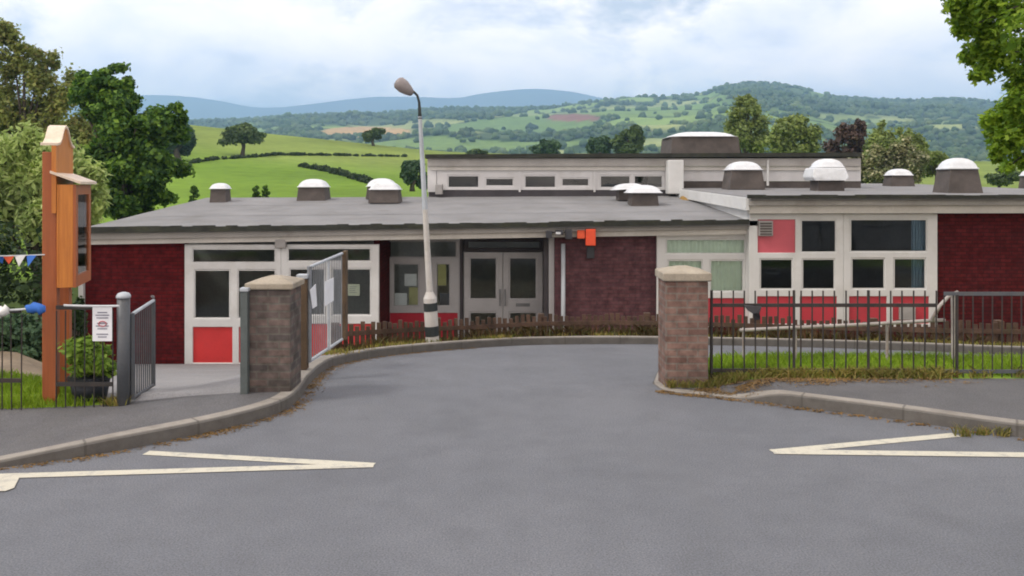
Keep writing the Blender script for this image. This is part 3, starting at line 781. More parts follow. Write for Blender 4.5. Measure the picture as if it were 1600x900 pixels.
yb = HY+(CZ-ZF)*F/D1                      # foot of front wall in photo rows
# left brick wall
wallbox(130, 378, 288, yb, D1+.02, .25, 'brick_maroon', 'brick_wall')
mb = MB().fbox(122.5, 380, 129.8, yb, D1-.06, .08)
mb.build('downpipe', M['white'], school)
# glazed bay left of the entrance: two halves
def sill(x0, y0, x1, y1, D): return None
hl = [(300,388,431,411),(303,421,360,498),(371,421,431,498)]
pl_ = [(301,511,363,567),(373,511,431,567)]
glazing(D1, (288.2,382,439,571), hl+pl_, glass=hl); [panel(h, D1, 'red') for h in pl_]
hl = [(449,387,580,409),(452,419,508,493),(519,419,580,493)]
pl_ = [(452,506,512,565),(522,506,580,565)]
glazing(D1, (439.2,382,592,571), hl+pl_, glass=hl); [panel(h, D1, 'red') for h in pl_]
MB().fbox(429, 374, 446, 388, D1-.13, .12).build('light_fitting', M['vent'], school, bevel=.02)
# recessed entrance
y2 = HY+(CZ-ZF)*F/D2
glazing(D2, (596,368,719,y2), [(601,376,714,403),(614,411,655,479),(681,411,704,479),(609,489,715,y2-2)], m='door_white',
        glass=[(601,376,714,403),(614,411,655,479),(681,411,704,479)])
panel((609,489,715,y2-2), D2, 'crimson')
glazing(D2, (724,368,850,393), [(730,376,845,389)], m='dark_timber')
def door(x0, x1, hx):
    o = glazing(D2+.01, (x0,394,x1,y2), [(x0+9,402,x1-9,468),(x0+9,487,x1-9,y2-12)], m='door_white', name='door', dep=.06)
    MB().fbox(hx, 452, hx+2.4, 478, D2-.04, .03).build('handle', M['galv'], o)
    return o
door(724.3, 785.6, 780); d2 = door(786.2, 848, 788)
MB().fbox(806, 474, 828, 479, D2-.012, .02).build('letter_plate', M['galv'], d2)
MB().fbox(718.5, 366, 723, y2, D2-.05, .2).build('post', M['dark_timber'], school)
MB().fbox(849.5, 364, 856.5, yb-4, D1+.35, .12).build('post', M['dark_timber'], school)
MB().fbox(857.5, 366, 866, yb-4, D1+.3, .1).build('post', M['door_white'], school)
mb = MB().tube([P(880, 381, D1+.10), P(880, 500, D1+.10), P(880, yb, D1+.10)], .045, 10)
mb.build('downpipe', M['lamp_steel'], school, smooth=True)
# return walls and soffit of the recess
xa, xb = PX(592, D1), PX(887, D1)
MB().box(xa-.12, xa, D1+.1, D2+.15, ZF, PZ(371, D1)).build('brick_wall', M['brick_dark'], school)
MB().box(PX(868, D1)+.02, xb, D1+.25, D2+.15, ZF, PZ(371, D1)).build('brick_wall', M['brick_dark'], school)
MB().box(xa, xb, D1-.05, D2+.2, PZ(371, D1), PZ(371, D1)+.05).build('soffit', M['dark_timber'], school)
# plum brick wall
wallbox(867, 366, 1026, yb, D1+.15, .25, 'brick_plum', 'brick_wall')
# window right of plum wall
hl = [(1040,373,1165,397),(1043,406,1098,456),(1109,406,1162,456)]; pl_ = [(1038,466,1165,506)]
glazing(D1, (1026.5,366,1171.5,511), hl+pl_, glass=hl); panel(pl_[0], D1, 'red_right')
wallbox(1026, 511.3, 1172, yb, D1+.01, .25, 'brick_dark', 'brick_wall')
mb = MB()                                  # pleated blind behind the glass
n = 60; xs = np.linspace(1034, 1168, n); vs = []
for i, x in enumerate(xs):
    dd = D1+.085+.02*math.sin(i*1.25)
    vs += [P(x, 372, dd), P(x, 458, dd)]
mb.add(vs, [(2*i, 2*i+2, 2*i+3, 2*i+1) for i in range(n-1)])
mb.build('blind', M['blind'], school)
# front fascia: sloping very slightly along its length
def strip(x0, ya0, ya1, x1, yb0, yb1, D, dep):
    q = [P(x0, ya1, D), P(x1, yb1, D), P(x1, yb0, D), P(x0, ya0, D)]
    return MB().hexa(q+[v+Vector((0, dep, 0)) for v in q])
strip(130, 361, 374.5, 1171, 347, 357.5, D1-.20, .16).build('fascia', M['fascia'], school)
strip(127, 374.8, 382.5, 1171, 357.8, 366, D1-.12, .16).build('fascia', M['fascia_pale'], school)
# front roof
zfl, zfr = PZ(357, D1-.3), PZ(345, D1-.3); DB = 23.4
zbl, zbr = PZ(309, DB), PZ(306, DB)
xl0, xr0 = PX(127, D1-.3), PX(1171, D1-.3)
def zroof(X, D):
    u = (X-xl0)/(xr0-xl0); q = (D-(D1-.3))/(DB-D1+.3)
    return (zfl*(1-u)+zfr*u)*(1-q)+(zbl*(1-u)+zbr*u)*q
mb = MB(); nx, ny = 40, 14; vt = []
for j in range(ny+1):
    for i in range(nx+1):
        X = xl0+(xr0+.25-xl0)*i/nx; D = D1-.3+(DB-D1+.3)*j/ny
        vt.append((X, D, zroof(X, D)+.012*noise.noise(Vector((X*.9, D*.9, 2)))))
nb = len(vt)
vt += [(x, y, z-.10) for x, y, z in vt]
fs = [(j*(nx+1)+i, j*(nx+1)+i+1, (j+1)*(nx+1)+i+1, (j+1)*(nx+1)+i) for j in range(ny) for i in range(nx)]
fs += [tuple(k+nb for k in f[::-1]) for f in fs]
per = [i for i in range(nx+1)]+[j*(nx+1)+nx for j in range(1, ny+1)]+[ny*(nx+1)+i for i in range(nx-1, -1, -1)]+[j*(nx+1) for j in range(ny-1, 0, -1)]
fs += [(a, a+nb, b+nb, b) for a, b in zip(per, per[1:]+per[:1])]
mb.add(vt, fs); rf = mb.build('roof', M['felt'], school)
mb = MB()                                   # ragged mossy edge trim
n = 60
for i in range(n):
    x0_, x1_ = 126.5+(1171-126.5)*i/n, 126.5+(1171-126.5)*(i+1)/n
    f0, f1 = i/n, (i+1)/n
    j = rng.uniform(-1, 1.2)
    stp = -2.5 if x0_ > 850 else 0
    q = [P(x0_, 364.5-14*f0, D1-.34), P(x1_, 364.5-14*f1, D1-.34), P(x1_, 355.2-11.5*f1+j+stp*.4, D1-.34), P(x0_, 355.2-11.5*f0+j+stp*.4, D1-.34)]
    mb.hexa(q+[v+Vector((0, .055, 0)) for v in q])
mb.build('flashing', M['felt_edge'], rf)
# felt lap seams on the roof
for q in (.3, .66):
    mb = MB(); pts = []
    for i in range(30):
        X = xl0+.1+(xr0-xl0-.2)*i/29; D = D1-.3+(DB-D1+.3)*q+.02*rng.normal()
        pts.append((X, D, zroof(X, D)+.010))
    vs = []
    for p in pts: vs += [(p[0], p[1]-.02, p[2]), (p[0], p[1]+.02, p[2]+.006)]
    mb.add(vs, [(2*i, 2*i+2, 2*i+3, 2*i+1) for i in range(29)])
    mb.build('felt_seam', M['felt'], rf)
# moss heap in the corner where the two roofs meet
mb = MB(); n = 14; vs = []
for j in range(6):
    for i in range(n):
        an = 2*math.pi*i/n; r = (1-j/5.5)*(.8+.3*noise.noise(Vector((math.cos(an)*2, math.sin(an)*2, j))))
        X = PX(1080, 22.6)+.42*r*math.cos(an)-.05; D = 22.3+.8*r*math.sin(an)
        vs.append((X, D, zroof(X, D)-.02+.16*(j/5)**.7))
mb.add(vs, [(j*n+i, j*n+(i+1) % n, (j+1)*n+(i+1) % n, (j+1)*n+i) for j in range(5) for i in range(n)]+[tuple(5*n+i for i in range(n))])
mb.build('moss', mat('moss', (.25,.15,.04), .95, .4, 8, 60, .5), rf, smooth=True)
# outer shell of the front block
MB().box(X_L, X_L+.2, D1+.28, DB, ZF, zfl-.06).build('brick_wall', M['brick_dark'], school)
MB().box(X_L, X_R, DB-.2, DB-.02, ZF, zbl-.12).build('brick_wall', M['brick_dark'], school)
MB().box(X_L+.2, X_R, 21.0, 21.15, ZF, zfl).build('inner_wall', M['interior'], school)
MB().box(X_L, X_R+12, D1+.05, DB, ZF-.2, ZF-.01).build('floor_slab', M['interior_floor'], school)
# upper (clerestory) block
DU = 23.45; xu0, xu1 = 668, 1345
glazing(DU, (xu0+14,262,1043,297), [(699,273.5,749,294),(758,277.5,803,291.5),(819,273.5,869,294),(877,277.5,921,291.5),(937,273.5,985.5,294),(990,273.5,1036,294)], m='white_shade', dep=.1)
MB().fbox(xu0, 252, xu0+13.6, 300, DU-.02, .2).build('wall', M['white_shade'], school)
MB().fbox(xu0+2, 297.3, 1043, 312, DU+.02, .2).build('plinth', M['dark_timber'], school)
MB().fbox(1043.4, 262, xu1, 283, DU, .2).build('wall', M['white_shade'], school)
MB().fbox(1043.4, 283.2, xu1, 305, DU+.02, .2).build('plinth', M['upstand'], school)
MB().fbox(xu0, 247.5, xu1, 259.5, DU-.12, .15).build('fascia', M['fascia'], school)
MB().fbox(xu0+4, 259.8, xu1, 266, DU-.06, .12).build('fascia', M['fascia_pale'], school)
for x in (812, 929): MB().fbox(x-1.6, 261, x+1.6, 300, DU-.03, .025).build('post', M['white_shade'], school)
MB().fbox(1198.5, 250, 1201.5, 290, DU-.16, .05).build('downpipe', M['white'], school)
MB().fbox(1044.5, 250, 1068.5, 303, DU-.5, .45).build('duct', M['white'], school, bevel=.02)
MB().fbox(680, 288, 691, 304, DU-.4, .3).build('vent', M['vent'], school, bevel=.02)
a = P(xu0-4, 241, DU-.25); b = P(xu1+2, 247.3, DU-.25)
mb = MB().hexa([(a.x, DU-.25, b.z), (b.x, DU-.25, b.z+.05), (b.x, DU-.25, a.z+.05), (a.x, DU-.25, a.z),
                (a.x, 34, b.z), (b.x, 34, b.z+.05), (b.x, 34, a.z+.12), (a.x, 34, a.z+.06)])
ur = mb.build('roof', M['felt_edge'], school)
xa = PX(xu0, DU)
MB().box(xa, xa+.2, DU+.2, 33, ZF, b.z-.005).build('wall', M['white_shade'], school)
MB().box(xa+.2, PX(xu1, DU), 33, 33.2, ZF, b.z-.005).build('wall', M['white_shade'], school)
MB().box(xa+.25, PX(1044, DU), 27, 27.1, ZF, b.z-.01).build('inner_wall', M['dark_timber'], school)
# right wing
XW = PX(1171, DW); XE = PX(1900, DW)
hg = [(1251,343,1307,395),(1187,404,1239,452.5),(1253,404,1305,452.5)]
hp = [(1184,343,1243,395),(1183,463,1242.5,506),(1250,463,1308,506)]
glazing(DW, (1171,334,1318,511), hg+hp, glass=hg)
panel(hp[0], DW, 'pink'); panel(hp[1], DW, 'red_right'); panel(hp[2], DW, 'red_right')
hg = [(1328,342,1449,394),(1330,403,1383,452),(1396,403,1447,452)]
hp = [(1327,463,1386,506),(1395,463,1452,506)]
glazing(DW, (1318.3,334,1465,511), hg+hp, glass=hg); [panel(h, DW, 'red_right') for h in hp]
yw = HY+(CZ-ZF)*F/DW
wallbox(1171, 511.3, 1465, yw, DW+.01, .25, 'brick_dark', 'brick_wall')
wallbox(1465.5, 333, 1900, yw, DW+.06, .25, 'brick_dark', 'brick_wall')
MB().fbox(1186, 345, 1208, 369, DW-.05, .075).build('vent', M['vent'], school, bevel=.01)
mb = MB()
for i in range(5): mb.fbox(1188, 348+i*4.2, 1206, 350.2+i*4.2, DW-.062, .011)
mb.build('louvre', M['upstand'], school)
MB().fbox(1406, 479, 1431, 500, DW-.03, .055).build('vent', M['vent'], school, bevel=.01)
strip(1170, 310, 321, 1900, 308.5, 320, DW-.22, .18).build('fascia', M['fascia'], school)
strip(1171, 321.3, 333.6, 1900, 320.3, 332.6, DW-.14, .16).build('fascia', M['fascia_pale'], school)
ZW = lambda D: 1.945+.022*(D-16.3)
def wr(D, dz): return ZW(D)+dz
mb = MB().hexa([(XW-.05, 16.3, wr(16.3, -.06)), (XE, 16.3, wr(16.3, -.06)), (XE, 16.3, wr(16.3, 0)), (XW-.05, 16.3, wr(16.3, 0)),
                (XW-.05, 30, wr(30, -.06)), (XE, 30, wr(30, -.06)), (XE, 30, wr(30, 0)), (XW-.05, 30, wr(30, 0))])
wrf = mb.build('roof', M['felt'], school)
mb = MB()
for i in range(26):
    x0_, x1_ = 1168.5+(1900-1168.5)*i/26, 1168.5+(1900-1168.5)*(i+1)/26
    j = rng.uniform(-.7, .7)
    mb.fbox(x0_, 304.6+j, x1_, 310, 16.24, .058)
mb.build('flashing', M['felt_edge'], wrf)
mb = MB().hexa([(XW-.12, 16.42, 1.68), (XW-.052, 16.42, 1.68), (XW-.052, 16.42, wr(16.4, -.02)), (XW-.12, 16.42, wr(16.4, -.02)),
                (XW-.12, 24, 1.86), (XW-.052, 24, 1.86), (XW-.052, 24, wr(24, -.02)), (XW-.12, 24, wr(24, -.02))])
mb.build('fascia', M['white'], school)
MB().box(XW, XW+.15, DW+.12, 29.9, ZF, 1.86).build('wall', M['white'], school)
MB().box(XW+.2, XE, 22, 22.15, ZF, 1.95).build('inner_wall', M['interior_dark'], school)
MB().box(XW, XE, 29.7, 29.85, ZF, 2.1).build('wall', M['brick_dark'], school)
mb = MB(); n = 30; xs = np.linspace(1424, 1452, n); vs = []
for i, x in enumerate(xs):
    dd = DW+.13+.02*math.sin(i*1.4); vs += [P(x, 340, dd), P(x, 455, dd)]
mb.add(vs, [(2*i, 2*i+2, 2*i+3, 2*i+1) for i in range(n-1)])
mb.build('curtain', mat('blue_curtain', (.22,.32,.42), .9, .1, 3, 30, 0), school)
# security lights and sounder by the entrance
mb = MB().fbox(853, 361, 863, 372, D1-.38, .14).fbox(869, 360, 880, 367, D1-.42, .22)
mb.tube([P(858, 366, D1-.3), P(866, 362, D1-.15), P(892, 362, D1-.15)], .018, 6).fbox(884, 359, 894, 374, D1-.36, .2)
mb.build('security_light', M['device'], school, bevel=.01)
MB().fbox(868.5, 362.5, 876, 366, D1-.435, .012).build('security_light_glass', M['dome'], school)
mb = MB().fbox(902, 360, 914, 373, D1-.3, .12); mb.build('alarm_box', M['orange_cloth'], school, bevel=.01)
mb = MB().fbox(915.5, 358, 931, 384, D1-.33, .14); mb.build('alarm_box', M['orange_red'], school, bevel=.015)
mb = MB().fbox(917, 385, 929, 404, D1+.05, .09); mb.build('cable_box', M['device'], school, bevel=.01)

# rooflights
def rooflight(x0, x1, ydome, yrim, ybase, D, taper=.90, dep=None, over=0, tilt=0, dm='dome'):
    g = dep or abs(x1-x0)*D/F*.95
    if (x0+x1)/2 > 800: x0 = x0+(x0-800)*g/(D+g)*.9
    else: x1 = x1+(x1-800)*g/(D+g)*.9
    a = P(x0, ybase, D); b = P(x1, yrim, D); w = b.x-a.x; dep = dep or w*.95
    cx = (a.x+b.x)/2; z0, z1 = a.z-.12, b.z; zt = PZ(ydome, D)
    hw, hd = w/2, dep/2
    mb = MB(); k = taper; cy = D+hd
    q0 = [(cx-hw, cy-hd, z0), (cx+hw, cy-hd, z0), (cx+hw, cy+hd, z0), (cx-hw, cy+hd, z0)]
    q1 = [(cx-hw*k, cy-hd*k, z1), (cx+hw*k, cy-hd*k, z1), (cx+hw*k, cy+hd*k, z1), (cx-hw*k, cy+hd*k, z1)]
    mb.add(q0+q1, [(0,1,5,4),(1,2,6,5),(2,3,7,6),(3,0,4,7),(4,5,6,7),(3,2,1,0)])
    u = mb.build('rooflight', M['upstand'], school, bevel=.01)
    # pillow dome: superellipse plan, rim flange then dome
    mb = MB(); n = 32; rings = []
    hx, hy = hw*k+.05+over, hd*k+.05+over; h = zt-z1
    prof = [(1.0, 0), (1.02, .04), (1.0, .10), (.93, .16), (.86, .42), (.70, .70), (.48, .89), (.22, .98)]
    vs = []
    for r, zz in prof:
        for i in range(n):
            an = 2*math.pi*i/n; e = .35
            c, s_ = math.cos(an), math.sin(an)
            x = math.copysign(abs(c)**e, c)*hx*r; y = math.copysign(abs(s_)**e, s_)*hy*r
            vs.append((cx+x, cy+y, z1+.003+zz*h+tilt*x))
    vs.append((cx, cy, z1+h))
    fs = [(j*n+i, j*n+(i+1) % n, (j+1)*n+(i+1) % n, (j+1)*n+i) for j in range(len(prof)-1) for i in range(n)]
    fs += [((len(prof)-1)*n+i, (len(prof)-1)*n+(i+1) % n, len(prof)*n) for i in range(n)]
    fs += [tuple(range(n))[::-1]]
    mb.add(vs, fs); mb.build('dome', M[dm], u, smooth=True)
    return u
rooflight(327, 363.5, 286, 295.5, 313, 22.0)
rooflight(463, 518, 279.5, 293, 308, 22.3)
rooflight(571, 622, 278.5, 292, 304, 22.5)
rooflight(575, 629, 283.5, 297, 310, 21.2)
rooflight(962, 1000, 286.5, 296, 306, 21.6, tilt=.06, over=.14)
rooflight(980, 1030, 289, 302, 316, 20.2, over=.08)
rooflight(1126, 1196, 251.5, 266, 289, 21.5, taper=.86)
u = rooflight(1262, 1320, 247.5, 262, 291, 20.5, taper=.95, dm='dome')
# this one wears a bright wrapped skirt
c0, c1 = P(1268, 262, 20.42), P(1326, 282, 20.42)
mb = MB(); hx = (c1.x-c0.x)/2; cx = (c0.x+c1.x)/2
mb.add([(cx-hx*.86, 20.44, c0.z), (cx+hx*.86, 20.44, c0.z), (cx+hx*.98, 20.34, c1.z+.08), (cx+hx*.86, 20.36, c1.z), (cx-hx*.86, 20.36, c1.z), (cx-hx*.98, 20.34, c1.z+.08),
        (cx-hx*.86, 21.05, c0.z), (cx+hx*.86, 21.05, c0.z), (cx+hx*.98, 21.1, c1.z+.08), (cx+hx*.86, 21.1, c1.z), (cx-hx*.86, 21.1, c1.z), (cx-hx*.98, 21.1, c1.z+.08)],
       [(0,5,4,3,2,1),(6,7,8,9,10,11),(1,2,8,7),(2,3,9,8),(0,6,11,5),(5,11,10,4),(0,1,7,6)])
mb.build('skirt', M['dome'], u, bevel=.03)
rooflight(1372, 1431, 263.5, 274.5, 289, 25.5, taper=.84)
rooflight(1446, 1537, 246, 264.5, 295, 18.8, taper=.80)
rooflight(1578, 1640, 264, 275, 291, 23, taper=.85)
rooflight(1033, 1158, 203.5, 213.5, 243, 26, taper=.94, dep=2.0)

# ------------------------------------------------------------------ papers in the windows
def poster(label, x0, y0, x1, y1, D, m, group=None, lines=0, tilt=0, cat='notice'):
    t = thing('notice', label, cat, P((x0+x1)/2, y1, D), group)
    mb = MB(); mb.fbox(x0, y0, x1, y1, D, .003); mb.build('sheet', M[m], t)
    if lines:
        mb = MB()
        for i in range(lines):
            yy = y0+(y1-y0)*(.2+.68*i/lines); w = (x1-x0)*rng.uniform(.45, .75)
            mb.fbox(x0+(x1-x0)*.14, yy, x0+(x1-x0)*.14+w, yy+(y1-y0)*.035, D-.002, .0015)
        mb.build('faded_print', M['ink'], t)
    return t
WG = 'papers inside the entrance window'
poster('pale cream notice in the window right of the open gate', 543.5, 444, 562, 462, D1+.05, 'paper_cream', lines=4)
poster('white sheet in the upper middle of the entrance window', 632, 428, 651, 447, D2+.06, 'paper', WG)
poster('yellow poster low in the entrance window', 639, 449, 656, 476, D2+.06, 'paper_yellow', WG)
poster('greyish white sheet low at the left of the entrance window', 617, 458, 636, 477, D2+.06, 'paper', WG)
poster('tall pale yellow poster in the narrow light right of the lamp post', 684, 412, 697, 446, D2+.06, 'paper_yellow', WG)
poster('dark poster at the foot of the narrow light right of the lamp post', 687, 458, 703, 477, D2+.06, 'paper_dark', WG)

# ------------------------------------------------------------------ gate pillars
def pillar(label, x0, x1, ytop, ybase, D, m, cap):
    a, b = P(x0, ybase, D), P(x1, ytop, D); w = b.x-a.x
    t = thing('gate_pillar', label, 'pillar', ((a.x+b.x)/2, D+w/2, a.z), 'brick gate pillars')
    mb = MB().box(a.x, b.x, D, D+w, a.z-.3, b.z); sh = mb.build('shaft', M[m], t, bevel=.012)
    o = .03; zt = b.z; cx, cy = (a.x+b.x)/2, D+w/2
    h = w/2+o
    zc1 = PZ(cap[1], D); zp = PZ(cap[0], D)
    mb = MB(); q = []
    for z, k in ((zt+.002, h-.012), (zt+.012, h), (zc1, h), (zc1+.008, h-.02)):
        q += [(cx-k, cy-k, z), (cx+k, cy-k, z), (cx+k, cy+k, z), (cx-k, cy+k, z)]
    q += [(cx-.05, cy-.05, zp), (cx+.05, cy-.05, zp), (cx+.05, cy+.05, zp), (cx-.05, cy+.05, zp)]
    fs = [(3,2,1,0), (16,17,18,19)]
    for r in range(4):
        for i in range(4): fs.append((r*4+i, r*4+(i+1) % 4, r*4+4+(i+1) % 4, r*4+4+i))
    mb.add(q, fs); mb.build('cap', M['capstone'], t, bevel=.008)
    return t
pillar('dark grey brick gate pillar on the footway, beside the open gates', 388, 454, 453, 616, 8.28, 'brick_pillar', (434, 443))
pillar('reddish brick gate pillar at the end of the right railings', 1040, 1107, 440, 601, 8.9, 'brick_pillar_red', (418.5, 427))

# gate posts
t = thing('gate_post', 'round grey gate post with a pale domed cap, left of the path', 'post', P(193, 629, 7.95))
c = P(193, 629, 7.95)
MB().lathe(c, [(.058, -.1), (.058, 1.0)], 16).build('shaft', M['gate_grey'], t, smooth=True)
MB().lathe(c+Vector((0, 0, 1.001)), [(.066, 0), (.066, .02), (.05, .045), (.02, .055)], 16).build('cap', M['gate_light'], t, smooth=True)
t = thing('gate_post', 'slim grey-green gate post against the left side of the dark pillar', 'post', P(380, 618, 8.2))
MB().fbox(375, 456, 386.5, 619, 8.2, .07).build('shaft', M['gate_green'], t, bevel=.006)
MB().fbox(374, 450, 387.3, 455.8, 8.19, .09).build('cap', M['gate_light'], t, bevel=.006)
t = thing('gate_post', 'brown stained gate post behind the dark pillar, carrying the tall gate', 'post', P(472, 575, 9.4))
MB().fbox(463.5, 436, 479, 578, 9.4, .11).build('shaft', M['brown_post'], t, bevel=.006)
MB().fbox(462.5, 429.5, 480, 435.8, 9.39, .13).build('cap', M['gate_light'], t, bevel=.006)

# gate leaves
def gate_leaf(name, label, a, b, ztop, zbot0, zbot1, spacing, rt, bar, mfr, mtop, posts=True):
    a = Vector(a); b = Vector(b); d = (b-a); Ln = d.length; d.normalize()
    t = thing(name, label, 'gate', (a.x, a.y, zbot0))
    def at(s, z): p = a+d*s; return (p.x, p.y, z)
    MB().tube([at(0, ztop), at(Ln, ztop)], rt, 8).build('top_rail', M[mtop], t)
    MB().tube([at(0, zbot0), at(Ln, zbot1)], rt, 8).build('bottom_rail', M[mtop if rt > .018 else mfr], t)
    for s in (0.0, Ln): MB().tube([at(s, (zbot0 if s == 0 else zbot1)-.01), at(s, ztop+.01)], rt*1.25, 8).build('stile', M[mfr], t)
    mb = MB(); n = int(Ln/spacing)
    for i in range(1, n):
        s = Ln*i/n; mb.tube([at(s, zbot0+(zbot1-zbot0)*s/Ln), at(s, ztop)], bar, 5)
    mb.build('bar_panel', M[mfr], t)
    return t, at, Ln
t, at, Ln = gate_leaf('pedestrian_gate', 'small grey barred pedestrian gate standing open on the path', (-3.66, 8.02, 0), (-3.87, 8.98, 0), .93, .12, .02, .09, .018, .0075, 'gate_grey', 'gate_light')
MB().tube([at(Ln, .93), at(Ln, .97), at(Ln-.08, .985)], .014, 6).build('latch', M['galv'], t)
t, at, Ln = gate_leaf('vehicle_gate', 'tall blue-grey barred vehicle gate folded open along the drive', (-2.31, 9.48, 0), (-2.33, 11.45, 0), 1.24, .17, .06, .105, .02, .0065, 'gate_mid', 'gate_light')
MB().obox(at(Ln*.5-.03, .14), (0, .05, 0), (.025, 0, 0), (0, 0, 1.08)).build('stile', M['gate_light'], t)
MB().obox(at(Ln-.05, .05), (0, .16, 0), (.05, 0, 0), (0, 0, 1.22)).build('end_post', M['brown_post'], t, bevel=.005)
# notices on that gate face the drive
def gate_paper(label, x0, x1, y0, y1, sk):
    X = -2.283
    Da, Db = X*F/(x0-800), X*F/(x1-800); za, zb_ = PZ(y0, (Da+Db)/2), PZ(y1, (Da+Db)/2)
    t = thing('notice', label, 'notice', (X, (Da+Db)/2, zb_), 'notices on the open vehicle gate')
    MB().hexa([(X, Da+sk, zb_), (X, Db+sk*.5, zb_), (X, Db, za), (X, Da, za-sk*.3), (X+.004, Da+sk, zb_), (X+.004, Db+sk*.5, zb_), (X+.004, Db, za), (X+.004, Da, za-sk*.3)]).build('sheet', M['paper'], t)
gate_paper('narrow slipped white paper on the gate, nearer the brown post', 484, 493, 446, 482, .12)
gate_paper('larger upright white paper on the gate, farther from the brown post', 507, 521, 437, 474, 0)

# ------------------------------------------------------------------ railings
def railing(label, x0, x1, D, zb, zrail, ztip, spacing, bar, m, posts, rails=('top_rail', 'bottom_rail'), zlow=.12, mt=None, group='railings along the street front', D1_=None):
    D1_ = D if D1_ is None else D1_
    yy = lambda x: D+(D1_-D)*(x-x0)/(x1-x0)
    t = thing('railing', label, 'railing', ((x0+x1)/2, (D+D1_)/2, zb), group)
    mb = MB(); n = int((x1-x0)/spacing)
    for i in range(n+1):
        x = x0+(x1-x0)*i/n; j = rng.normal()*.004
        mb.tube([(x, yy(x), zb-.02), (x+j, yy(x)+j, ztip)], bar, 6)
    mb.build('bar_panel', M[m], t)
    for nm, z in zip(rails, (zrail, zb+zlow)):
        MB().hexa([(x0, D-.006, z-.02), (x1, D1_-.006, z-.02), (x1, D1_-.006, z+.02), (x0, D-.006, z+.02),
                   (x0, D+.006, z-.02), (x1, D1_+.006, z-.02), (x1, D1_+.006, z+.02), (x0, D+.006, z+.02)]).build(nm, M[mt or m], t)
    for x in posts: MB().box(x-.012, x+.012, yy(x)-.014, yy(x)+.014, zb-.1, ztip+.005).build('post', M[m], t, bevel=.004)
    return t
railing('thin black railing with a pale top rail at the left edge, before the timber sign', -9.5, -4.66, 7.9, .06, .98, .95, .09, .006, 'black_iron', (-8.8, -6.4), mt='black_iron', zlow=.26)
railing('short length of black railing between the timber sign and the round gate post', -4.34, -3.80, 7.92, .08, 1.01, .98, .09, .006, 'black_iron', (), mt='black_iron', zlow=.2)
xr1 = PX(1470, 8.95)
railing('black spiked railing running from the reddish pillar to the pale rail post', PX(1110, 9.05), xr1, 9.05, .06, PZ(478, 9.0), PZ(455, 9.0), .117, .0085, 'black_iron', (PX(1112, 9.05), PX(1243, 9.0), PX(1360, 9)), zlow=.1)
railing('thin grey-black railing continuing past the pale rail post to the right edge', xr1+.06, 12, 9.0, .06, PZ(459, 9.0), PZ(461, 9.0), .104, .0065, 'black_iron', (xr1+.2, 6.5, 9), zlow=.1, mt='gate_grey')
# pale tubular barrier behind the right railing
t = thing('handrail', 'weathered pale tubular barrier behind the right railing', 'handrail', P(1320, 560, 10.2))
D = 10.2
MB().tube([P(1156, 516, D), P(1240, 512, D), P(1350, 507, D), P(1454, 501, D), P(1476, 500, D)], .022, 8).build('rail', M['rail_grey'], t, smooth=True)
MB().tube([P(1456, 500, D-.05), P(1468, 478, D-.05), P(1482, 463, D-.05), P(1497, 456, D-.05)], .022, 8).build('brace', M['rail_grey'], t, smooth=True)
MB().tube([P(1489, 460, D), P(1490, 575, D)], .026, 8).build('post', M['rail_grey'], t)
for x, y in ((1162, 512), (1243, 509), (1386, 503)): MB().tube([P(x, y, D+.05), P(x, 574, D+.05)], .018, 8).build('post', M['rail_grey'], t)
# black scrap on the railing
t = MB(); q = [P(1163, 478, 8.98), P(1190, 480, 8.97), P(1187, 489, 8.95), P(1188, 499, 8.97), P(1179, 501, 8.94), P(1176, 490, 8.93), P(1168, 485, 8.95)]
t.add(q+[v+Vector((0.01, .05, .004)) for v in q], [tuple(range(7)), tuple(range(13, 6, -1))]+[(i, (i+1) % 7, 7+(i+1) % 7, 7+i) for i in range(7)])
o = t.build('plastic_scrap', M['black_bag']); setp(o, 'torn black plastic caught on the right railing near the reddish pillar', 'plastic scrap')

# low brown picket fence behind the outer kerb
fl = poly_smooth([(-2.62,12.25),(-1.95,12.85),(-1.0,13.45),(.5,13.95),(2.3,14.02),(4.6,13.65),(6.6,13.0),(9.5,12.5)], 8)
t = thing('picket_fence', 'low brown timber picket fence along the drive edge before the school', 'fence', (1, 13.9, -.6))
acc = []; tot = 0
for a, b in zip(fl[:-1], fl[1:]): acc.append((tot, a, b)); tot += math.dist(a, b)
def fat(s):
    for s0, a, b in acc[::-1]:
        if s >= s0:
            q = (s-s0)/math.dist(a, b); return (a[0]+(b[0]-a[0])*q, a[1]+(b[1]-a[1])*q)
mb = MB(); s = 0.
while s < tot:
    x, y = fat(s); z = float(hr(y))+.10; h = rng.uniform(.25, .34)
    mb.box(x-.032, x+.032, y-.012, y+.012, z-.35, z+h); s += rng.uniform(.088, .105)
mb.build('picket_panel', M['brown_wood'], t)
for dz in (.17, -.08):
    mb = MB()
    for a, b in zip(fl[:-1], fl[1:]):
        z0, z1 = float(hr(a[1]))+.1+dz, float(hr(b[1]))+.1+dz
        mb.hexa([(a[0], a[1]-.034, z0-.035), (b[0], b[1]-.034, z1-.035), (b[0], b[1]-.034, z1+.035), (a[0], a[1]-.034, z0+.035),
                 (a[0], a[1]-.014, z0-.035), (b[0], b[1]-.014, z1-.035), (b[0], b[1]-.014, z1+.035), (a[0], a[1]-.014, z0+.035)])
    mb.build('rail', M['brown_wood'], t)
s = 0
while s < tot:
    x, y = fat(s); z = float(hr(y))+.1; MB().box(x-.05, x+.05, y+.014, y+.11, z-.5, z+.33).build('post', M['brown_wood'], t); s += 1.8

